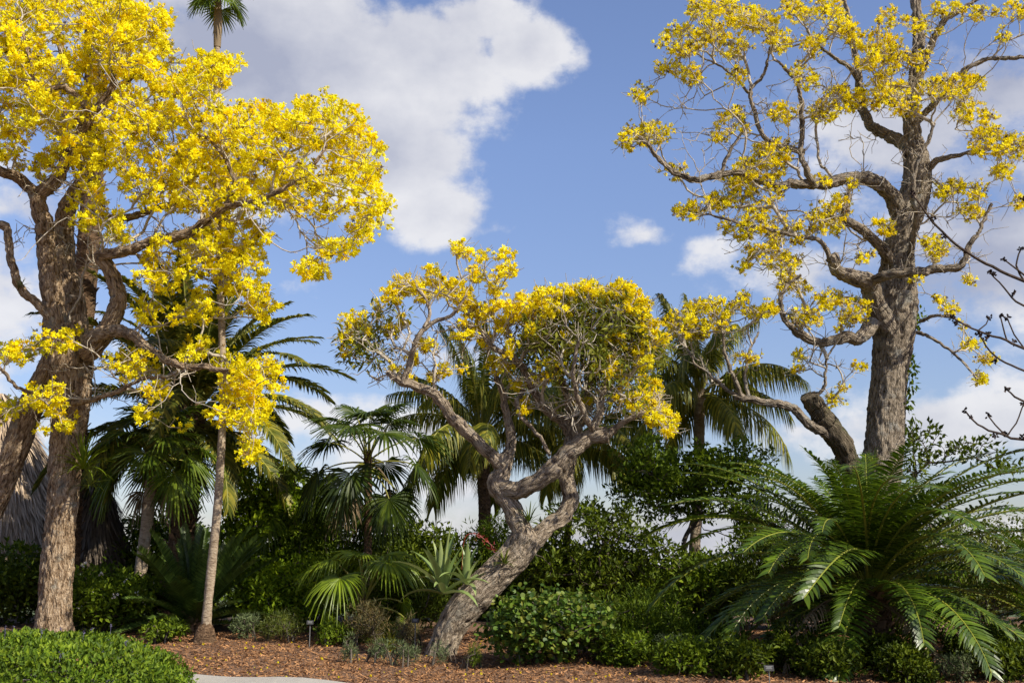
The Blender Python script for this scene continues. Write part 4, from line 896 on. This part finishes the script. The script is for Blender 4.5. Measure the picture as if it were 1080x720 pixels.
# clipped hedge mound, front left
def hedge():
    g = np.random.default_rng(60); Y0 = 10.2; c0 = P(55, 700, Y0); gx = c0[0]; gz = float(ground(gx, Y0))
    root = empty('hedge', (gx, Y0, gz), 'low rounded clipped green hedge in the front left corner beside the path', 'hedge')
    zt = P(60, 668, Y0)[2]; n = 30000
    q = rdir(n, g); q[:, 2] = abs(q[:, 2])
    A, B, H = 1.16, 1.0, zt - gz
    se = (np.abs(q[:, 0]) ** 2.4 + np.abs(q[:, 1]) ** 2.4 + np.abs(q[:, 2]) ** 2.3) ** (-1 / 2.37)
    s = q * se[:, None]
    lump = np.array([mn.noise(Vector((a[0] * 5, a[1] * 5, a[2] * 3))) for a in s])
    rad = (g.uniform(.78, 1.0, n) ** .8 + lump * .09)[:, None]
    pos = np.array([gx - .35, Y0, gz]) + s * rad * np.array([A + .35, B, H])
    D = unit(s * .5 + rdir(n, g) * .8 + np.array([0, 0, .5])); U = unit(s + rdir(n, g) * .5)
    mb = MB(); mb.stamp(*L_OVAL, pos, basis(D, U), .042 * g.uniform(.5, 1.5, n), g.uniform(size=n)); mb.build('foliage', M_LEAF_HEDGE, root)
    # dark woody inside
    tw = MB()
    for k in range(60):
        a = pos[g.integers(n)]; b = np.array([gx - .35 + g.normal() * .5, Y0 + g.normal() * .4, gz])
        tube(tw, np.array([b, (a + b) / 2 + [0, 0, .05], a]), [.01, .007, .003], 4, cap=False)
    tw.build('stems', M_STEM, root)
    vio = plain_mat('dusky_violet_spike', (.06, .05, .09), (.14, .12, .20), 30)
    k = 46; sel = pos[(s[:, 2] > .55)][:k]
    for c in sel:
        if c[0] > gx + .9: continue
        hgt = g.uniform(.05, .11); sp = MB(); tube(sp, np.array([c, c + [0, 0, hgt]]), [.002, .002], 4)
        m_ = 10; pp = c + np.array([0, 0, 1.0]) * (hgt * g.uniform(.5, 1.1, size=(m_, 1))) + g.normal(size=(m_, 3)) * .006
        sp.stamp(*L_OVAL, pp, basis(rdir(m_, g), rdir(m_, g)), .018, g.uniform(size=m_))
        sp.build('flower_spike', vio, root)
hedge()

# ================================================================ PALMS AND CYCADS
def trunk_part(root, pts, bark, sides=20, amp=.004, freq=10, name='trunk', rings=0.0, scales=None):
    lp = spline(np.array(pts), .035)
    if rings:
        s = np.arange(len(lp)) * .035
        lp[:, 3] *= 1 + rings * (np.mod(s, .12) / .12 - .5)
    m = MB(); tube(m, lp[:, :3], lp[:, 3], sides, amp=amp, freq=freq, stretch=.8)
    if scales: boots(m, lp, scales[0], scales[1], scales[2])
    return m.build(name, [bark, M_BOOT], root, not scales), lp
def boots(m, lp, g, spacing=.055, size=.12):
    V = np.array([[-.5, 0, 0], [.5, 0, 0], [.38, .9, .32], [-.38, .9, .32], [0, 1.0, .55], [0, .2, .22]])
    Fq = np.array([[0, 1, 5], [1, 2, 5], [2, 4, 5], [4, 3, 5], [3, 0, 5]])
    pos = []; D = []; U = []; L = 0; k = 0
    for i in range(1, len(lp)):
        L += np.linalg.norm(lp[i, :3] - lp[i - 1, :3])
        while L > k * spacing / 3:
            a = k * 2.39996; o = np.array([math.cos(a), math.sin(a), 0]); pos.append(lp[i, :3] + o * lp[i, 3] * .93); D.append([o[0] * .25, o[1] * .25, 1]); U.append(o); k += 1
    n = len(pos); m.stamp(V, Fq, np.array(pos), basis(np.array(D, float), np.array(U, float)), size * g.uniform(.8, 1.15, n), g.uniform(size=n), 1)

def on_ground(px, Y, sink=.03):
    x = P(px, 600, Y)[0]
    # refine x for the base row
    z = float(ground(x, Y)); return np.array([x, Y, z - sink])

# thin tall palm in front
def thin_palm():
    g = np.random.default_rng(70); b = P(216, 668, 13.6); b[2] = ground(b[0], 13.6)
    root = empty('thin_palm', b, 'very tall thin palm with smooth pale trunk standing on the mulch', 'palm tree')
    pts = []
    for (px, py, w) in [(217, 668, 15), (219, 640, 12.5), (224, 590, 11.5), (229, 540, 11), (233, 480, 10.5), (235, 420, 10), (234, 350, 9.5), (232, 290, 9), (230, 220, 8.5), (228, 150, 8), (228, 90, 7.5), (229, 50, 8), (230, 22, 9)]:
        q = P(px, py, 13.6); pts.append([*q, w * .40 * 13.6 / F])
    pts[0][2] = b[2] - .03
    o, lp = trunk_part(root, pts, M_PALMTR, 20, .002, rings=.07)
    m = MB(); tube(m, np.array([b + [0, 0, -.04], b + [0, 0, .05], b + [.01, 0, .16], b + [.015, 0, .22]]), [.155, .13, .095, .055], 18, amp=.02, freq=26); m.build('root_mound', M_PALMBR, root, True)
    top = P(230, -12, 13.6)
    m = MB(); tube(m, np.array([P(229, 50, 13.6), P(230, 24, 13.6), top]), [.045, .058, .04], 12, amp=.012, freq=20); m.build('leaf_sheath', M_DEAD, root, True)
    ms = [palmate(.20, e0, e0 - .3, .29, 26, 3.9, .35, g, [M_FAN, M_RACH], tilt=-.35) for e0 in (1.35, 1.0, .65, .3, -.1, -.4)]
    crown(root, ms, 22, top, g, 'leaf_fan', rad=.03, zspread=.12)
thin_palm()

# date palm left
def date_palm(px, Y, crown_py, tw, label, seed, L=2.6, n=44, top_px=None, base_py=None):
    g = np.random.default_rng(seed); b = on_ground(px, Y); root = empty('date_palm', b, label, 'palm tree')
    top = P(top_px or px, crown_py, Y); r = tw / 2 * Y / F
    mid = (b + top) / 2 + np.array([.03, 0, 0])
    o, lp = trunk_part(root, [[*b, r * 1.05], [*mid, r * .95], [*top, r]], M_PALMBR, 20, .01, scales=(g, .085, r * .62))
    ms = [pinnate(L * s, 95, e0, e1, .46, .036, .38, .6, .35, .022, g, [M_DATE, M_RACH], t0=.12, minprof=.45) for (e0, e1, s) in
          ((1.45, .9, .8), (1.25, .35, .95), (1.05, -.1, 1), (.80, -.5, 1), (.5, -.9, 1), (.15, -1.15, .95), (-.2, -1.3, .9))]
    crown(root, ms, n, top, g, 'frond', rad=r * .5, zspread=.35)
date_palm(186, 17.2, 425, 28, 'stout date palm with scaly trunk and arching feathery fronds behind the thin palm', 80, L=2.6, n=66, top_px=203)
# tall palm with dark banded trunk rising through the left tree
def tall_palm():
    g = np.random.default_rng(82); b = on_ground(70, 16.6); root = empty('date_palm', b, 'tall palm with dark banded trunk rising behind the dense yellow crown', 'palm tree')
    pts = [[*b, .2]] + [[*P(px, py, 16.6), w / 2 * 16.6 / F] for (px, py, w) in [(76, 500, 25), (86, 340, 25), (94, 250, 24), (99, 150, 22), (100, 60, 22), (101, -60, 21)]]
    o, lp = trunk_part(root, pts, M_PALMBR, 22, .008, scales=(g, .10, .085))
    ms = [pinnate(1.9, 40, e0, e1, .32, .026, .2, .55, .35, .022, g, [M_DATE, M_RACH], t0=.12) for (e0, e1) in ((1.4, .8), (1.1, .1), (.8, -.4), (.4, -.7))]
    crown(root, ms, 14, P(101, -66, 16.6), g, 'frond', rad=.1)
tall_palm()

# fan palms
def fan_palm(px, Y, top_py, tw, label, seed, n, Lp, Rb, mat, specs, top_px=None, nseg=34, droop=.5, trunkmat=M_PALMTR, dead=0, name='fan_palm', smin=.85, zspread=.15, tilt=-.45):
    g = np.random.default_rng(seed); b = on_ground(px, Y); root = empty(name, b, label, 'palm tree', 'fan palms in the garden bed')
    top = P(top_px or px, top_py, Y); r = tw / 2 * Y / F
    if tw: trunk_part(root, [[*b, r * 1.15], [*((b + top) / 2 + np.array([.02, 0, 0])), r], [*top, r * 1.1]], trunkmat, 16, .004, rings=.08)
    ms = [palmate(Lp * g.uniform(.85, 1.1), e0, e1, Rb, nseg, sp, droop, g, [mat, M_RACH], split=.5, tilt=tilt) for (e0, e1, sp) in specs]
    crown(root, ms, n, top, g, 'leaf_fan', rad=r * .6 + .01, smin=smin, zspread=zspread)
    if dead:
        md = [palmate(Lp * .8, -.6, -1.5, Rb * .8, 24, 3.0, .9, g, [M_DEAD, M_DEAD], tilt=-.2)]
        crown(root, md, dead, top - np.array([0, 0, .1]), g, 'dead_leaf', rad=r * .7)
    return root
FS = ((1.35, 1.1, 4.2), (1.0, .6, 4.4), (.7, .15, 4.5), (.35, -.3, 4.5), (0, -.75, 4.3), (-.35, -1.1, 4.0))
fan_palm(143, 15.6, 478, 12, 'fan palm with slim pale trunk and drooping fans just right of the corky trunk', 90, 20, .52, .56, M_FAN, FS[:5], top_px=163, droop=.5, dead=2)
fan_palm(387, 15.8, 476, 8, 'dark fan palm with thin brown trunk standing against the sky at centre left', 91, 22, .72, .58, M_FAND, FS, top_px=388, droop=.55, trunkmat=M_PALMBR, zspread=.28, dead=2)
fan_palm(384, 14.3, 628, 7, 'low trunkless fan palm with bright glossy fans above the mulch', 92, 15, .55, .50, M_FANB, ((1.4, 1.0, 3.8), (1.1, .4, 4.0), (.8, 0, 4.0), (.4, -.5, 3.8), (0, -.9, 3.6)), droop=.8, trunkmat=M_PALMBR, tilt=-.7)
fan_palm(312, 16.9, 540, 8, 'small fan palm half hidden in shrubs left of the dark fan palm', 93, 9, .5, .5, M_FAN, FS[:5], droop=.8, trunkmat=M_PALMBR)

# coconut style palms behind the centre
def coco_palm(px, Y, crown_py, tw, label, seed, n=20, L=2.0, top_px=None, specs=None):
    g = np.random.default_rng(seed); b = on_ground(px, Y); root = empty('coconut_palm', b, label, 'palm tree', 'feather palms behind the crooked tree')
    top = P(top_px or px + (16 if px == 588 else 0), crown_py, Y); r = tw / 2 * Y / F
    trunk_part(root, [[*b, r * 1.2], [*((b + top) / 2 + np.array([.05, 0, 0])), r], [*top, r * 1.1]], M_PALMTR if px == 725 else M_PALMBR, 16, .006, rings=.06)
    ms = [pinnate(L * s, 74, e0, e1, .52, .028, 1.0, .45, .1, .02, g, [M_COCO, M_RACH], t0=.18, minprof=.5) for (e0, e1, s) in
          ((1.4, 1.0, .85), (1.2, .3, 1), (.95, -.3, 1), (.65, -.8, 1), (.3, -1.1, .95), (-.1, -1.35, .9))]
    crown(root, ms, n, top, g, 'frond', rad=r * .6)
coco_palm(508, 18.3, 452, 13, 'feather palm with drooping yellow green fronds behind the left fork of the crooked tree', 100, 28, 2.0)
coco_palm(588, 18.8, 462, 7, 'feather palm with hanging fronds behind the right fork of the crooked tree', 101, 22, 1.7)
coco_palm(725, 18.6, 410, 11, 'feather palm rising behind the dense topped dark tree', 102, 28, 1.9, top_px=738)

# cycads
def cycad(px, Y, centre_py, label, seed, n, L, mats, specs, ll=.34, lw=.027, nl=52, trunk_r=.17, az0=0, droop=.25, vee=.3, stem=.016):
    g = np.random.default_rng(seed); b = on_ground(px, Y); root = empty('cycad', b, label, 'cycad', 'cycads in the garden bed')
    top = P(px, centre_py, Y)
    tp = spline(np.array([[*b, trunk_r], [*((b + top) / 2), trunk_r * 1.05], [*top, trunk_r * .8]]), .03)
    m = MB(); tube(m, tp[:, :3], tp[:, 3], 18, amp=.02, freq=16); boots(m, tp, g, .045, .10); m.build('trunk', [M_PALMBR, M_BOOT], root)
    ms = [pinnate(L * s, nl, e0, e1, ll, lw, droop, .35, vee, stem, g, mats, t0=.12, side=sd_, minprof=.4) for (e0, e1, s, sd_) in specs]
    crown(root, ms, n, top, g, 'frond', rad=trunk_r * .35, az0=az0, smin=.8, smax=1.1, tiltj=.11, zspread=.14)
    if L > 1.5:
        md = [pinnate(L * .75, 40, -.1, -1.3, ll * .8, lw * .8, .7, .5, .1, stem, g, [M_DEAD, M_DEAD], t0=.2, gap=.25)]
        crown(root, md, 7, top - np.array([0, 0, .12]), g, 'withered_frond', rad=trunk_r * .5, az0=4.0)
    return root
CS = ((1.38, .5, .60, .08), (1.22, .15, .72, -.14), (1.05, -.05, .88, .16), (.92, -.1, 1.0, -.14), (.8, -.35, 1.05, .14), (.78, -.6, .95, .08), (.6, -.85, .92, -.08), (.4, -.95, .9, .08), (.2, -1.0, .85, -.08), (0, -1.0, .8, .06))
cycad(915, 12.3, 612, 'huge glossy green cycad with long arching fronds at lower right', 110, 100, 2.6, [M_CYCAD, M_RACHC], CS, trunk_r=.2)
cycad(1120, 13.6, 640, 'second glossy cycad cut off by the right edge of the photo', 111, 30, 1.9, [M_CYCAD, M_RACHC], CS[1:], trunk_r=.15)
cycad(205, 14.9, 648, 'dark sago cycad with stiff spiky fronds behind the thin palm foot', 112, 58, 1.2, [M_CYCAD_D, M_CYCAD_D],
      ((1.45, 1.25, .9, 0), (1.2, .95, 1, 0), (.95, .6, 1, 0), (.7, .25, 1, 0), (.4, -.1, 1, 0), (.15, -.3, .95, 0)), ll=.19, lw=.017, nl=72, trunk_r=.1, droop=.05, vee=.45, stem=.008)

# ================================================================ EPIPHYTES
def strap_leaf(L, w, e0, e1, g, mat, fold=.3, n=8):
    t, e, p = rachis(L, e0, e1, n); mb = MB()
    wd = w * np.minimum(1, .75 + t * 1.2) * (1 - t ** 3.0) + .002
    V = []
    for i in range(n):
        N_ = np.array([-math.sin(e[i]), 0, math.cos(e[i])]); S = np.array([0, 1.0, 0])
        V += [p[i] - S * wd[i] / 2 + N_ * wd[i] * fold, p[i], p[i] + S * wd[i] / 2 + N_ * wd[i] * fold]
    q = []
    for i in range(n - 1):
        b = 3 * i; q += [[b, b + 1, b + 4, b + 3], [b + 1, b + 2, b + 5, b + 4]]
    mb.add(np.array(V), np.array(q), g.uniform()); return mb.mesh('leaf', mat, True)
def rosette(name, label, cat, at, n, L, w, mat, specs, seed, group=None, squash=1.0):
    g = np.random.default_rng(seed); root = empty(name, at, label, cat, group)
    ms = [strap_leaf(L * s, w, e0, e1, g, mat) for (e0, e1, s) in specs]
    crown(root, ms, n, at, g, 'leaf', rad=.02, zspread=.03, smin=.8, smax=1.15)
    return root
BS = ((1.5, 1.35, 1.05), (1.35, 1.0, 1), (1.15, .5, 1), (.9, -.1, 1), (.6, -.6, .95), (.2, -1.1, .85))
br_ = rosette('bromeliad', 'large pale green strap leaved bromeliad on the lower trunk of the crooked tree', 'bromeliad', P(468, 624, 12.62), 19, .64, .095, M_AGAVE, BS, 120)
rosette('bromeliad', 'smaller pale bromeliad wedged behind the large one on the crooked trunk', 'bromeliad', P(492, 614, 12.68), 12, .44, .075, M_AGAVE, BS, 121)
def red_spike():
    g = np.random.default_rng(5)
    m = MB(); pts = [P(489, 572, 12.6), P(494, 563, 12.6), P(504, 564, 12.6), P(514, 571, 12.6), P(521, 577, 12.6)]
    tube(m, spline(np.array([[*p, .006] for p in [P(487, 600, 12.66)] + pts]), .03)[:, :3], np.full(len(spline(np.array([[*p, .006] for p in [P(487, 600, 12.66)] + pts]), .03)), .004), 6)
    c = np.array(pts[2:]); pos = np.repeat(c, 12, 0) + rdir(36, g) * .035
    m.stamp(*L_NARROW, pos, basis(rdir(36, g), rdir(36, g)), .06, g.uniform(size=36))
    o = m.build('flower_spike', M_RED, None); tag(o, 'arching red bromeliad flower spike in front of the crooked trunk', 'flower')
    return o
o = red_spike()
ES = ((1.4, 1.0, 1), (1.0, .3, 1), (.6, -.3, 1), (.1, -.9, 1))
ge = 'small air plants on the tree trunks'
rosette('air_plant', 'yellow green air plant midway up the crooked trunk', 'plant', P(532, 592, 12.75), 22, .16, .018, M_LEAF_YG, ES, 122, ge)
rosette('air_plant', 'small dark air plant in the fork of the crooked trunk', 'plant', P(558, 548, 12.85), 20, .20, .014, M_LEAF_MD, ES, 123, ge)
rosette('air_plant', 'loose green air plant on the right side of the corky trunk', 'plant', P(88, 492, 13.75), 60, .42, .020, M_LEAF_MD, ES, 124, ge)
rosette('air_plant', 'small wispy air plant below the loose one on the corky trunk', 'plant', P(95, 510, 13.78), 26, .26, .014, M_LEAF_YG, ES, 128, ge)
rosette('air_plant', 'tiny grey air plant on the low left limb of the largest tree', 'plant', P(22, 300, 13.5), 18, .10, .008, M_LEAF_GREY, ES, 125, ge)
rosette('air_plant', 'green fern tuft at the base of the ridged trunk above the cycad', 'plant', P(921, 488, 15.6), 20, .22, .02, M_LEAF_YG, ES, 126, ge)
rosette('yellow_croton', 'bright yellow leaved plant beside the low fan palm', 'plant', np.array([*P(411, 670, 13.3)[:2], float(ground(P(411, 670, 13.3)[0], 13.3))]), 22, .22, .045, M_YELLOWLF, BS, 127)
def vine():
    g = np.random.default_rng(6); c = np.array([P(x, y, 15.95) for (x, y) in [(968, 338), (969, 330), (960, 380), (961, 388), (959, 397), (960, 405), (957, 413), (956, 425), (955, 434)]])
    m = MB(); leaves_at(m, c, 22, .11, .085, L_OVAL, g, up=-.2)
    for a, b in zip(c[:-1], c[1:]): tube(m, np.array([a, b]), [.004, .004], 4, cap=False)
    tag(m.build('trunk_vine', M_LEAF_MD), 'leafy green vine clinging to the right side of the ridged trunk', 'vine')
vine()

# ================================================================ THATCHED HUTS
def hut(label, apex, eave_z, rad, mat, seed, n, posts=6, squash=1.0):
    g = np.random.default_rng(seed); cx, cy = apex[0], apex[1]; gz = float(ground(cx, cy))
    root = empty('thatched_hut', (cx, cy, gz), label, 'hut', 'thatched huts behind the left tree')
    mb = MB(); H = apex[2] - eave_z
    def surf(t, a):     # t 0 apex..1 eave
        r = rad * (t ** .85); z = apex[2] - H * (t ** 1.15)
        return np.stack([cx + np.cos(a) * r, cy + np.sin(a) * r * squash, z], -1)
    A = np.linspace(0, 2 * math.pi, 40); T = np.linspace(0.001, .97, 12)
    tt, aa = np.meshgrid(T, A, indexing='ij'); V = surf(tt, aa).reshape(-1, 3)
    i = np.arange(11)[:, None] * 40; j = np.arange(39)[None]; Q = np.stack([i + j, i + 40 + j, i + 41 + j, i + j + 1], 2).reshape(-1, 4)
    mb.add(V, Q, .2)
    t = np.sqrt(g.uniform(.002, 1, n)); t = (np.floor(t * 14) + g.uniform(size=n) * .5) / 14; t = np.clip(t, .01, 1); a = g.uniform(0, 2 * math.pi, n)
    p0 = surf(t, a); p1 = surf(t + .16, a + g.normal(size=n) * .03); D = unit(p1 - p0)
    O = np.stack([np.cos(a), np.sin(a), np.full(n, .9)], 1)
    D = unit(D + O * g.uniform(.0, .22, size=(n, 1)) + g.normal(size=(n, 3)) * .07)
    TT = np.array([[-.035, 0, 0], [.035, 0, 0], [.028, .6, .0], [-.028, .6, 0], [.01, 1, -.02], [-.01, 1, -.02]])
    mb.stamp(TT, np.array([[0, 1, 2, 3], [3, 2, 4, 5]]), p0 + unit(O) * .02, basis(D, O), g.uniform(.25, .55, n), g.uniform(size=n))
    mb.build('roof', mat, root)
    for k in range(posts):
        a = k / posts * 2 * math.pi + .4; x, y = cx + math.cos(a) * rad * .72, cy + math.sin(a) * rad * .72 * squash
        m = MB(); tube(m, np.array([[x, y, float(ground(x, y)) - .1], [x, y, eave_z + .25 * H]]), [.07, .06], 10, amp=.004); m.build('post', M_WOOD, root, True)
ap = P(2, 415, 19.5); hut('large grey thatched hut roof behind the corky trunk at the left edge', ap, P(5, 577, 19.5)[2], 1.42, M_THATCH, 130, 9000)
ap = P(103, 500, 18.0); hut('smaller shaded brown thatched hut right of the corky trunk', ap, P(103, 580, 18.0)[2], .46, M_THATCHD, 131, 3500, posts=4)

# ================================================================ PLANT LABELS
def plant_label(px, py, Y, w, label, h=None, tall=.26):
    q = P(px, py, Y); gz = float(ground(q[0], Y)); root = empty('plant_label', (q[0], Y, gz), label, 'sign', 'small plant labels on stakes')
    w2 = w / 2 * Y / F; h2 = w2 * .62
    m = MB(); tube(m, np.array([[q[0], Y + .006, gz - .03], [q[0], Y + .006, q[2]]]), [.0055, .0055], 6); m.build('stake', M_STAKE, root)
    c = q; ty = .5
    def box(hw, hh, d, dy, z=0, x=0):
        v = np.array([[sx * hw + x, sy * d, sz * hh + z] for sx in (-1, 1) for sy in (-1, 1) for sz in (-1, 1)])
        ca, sa = math.cos(-.35), math.sin(-.35)
        v[:, 1] += dy
        v = np.stack([v[:, 0], v[:, 1] * ca - v[:, 2] * sa, v[:, 1] * sa + v[:, 2] * ca], 1)
        return v + c
    FB = np.array([[0, 1, 3, 2], [4, 6, 7, 5], [0, 4, 5, 1], [2, 3, 7, 6], [0, 2, 6, 4], [1, 5, 7, 3]])
    m = MB(); m.add(box(w2, h2, .003, 0), FB); m.build('plaque', M_PLAQUE, root)
    m = MB()
    for k, (z, l) in enumerate(((.45, .7), (.1, .5), (-.25, .62))): m.add(box(w2 * l, h2 * .07, .0008, -.0045, h2 * z), FB)
    m.build('lettering', M_INK, root)
plant_label(548, 677, 12.2, 11, 'small grey plant label on a stake before the round leaved shrub')
plant_label(438, 654, 12.9, 7, 'small grey plant label left of the pale bromeliad')
plant_label(811, 704, 10.6, 10, 'small dark plant label at the foot of the big cycad')
plant_label(327, 656, 13.4, 7, 'small dark plant label right of the thin palm foot')
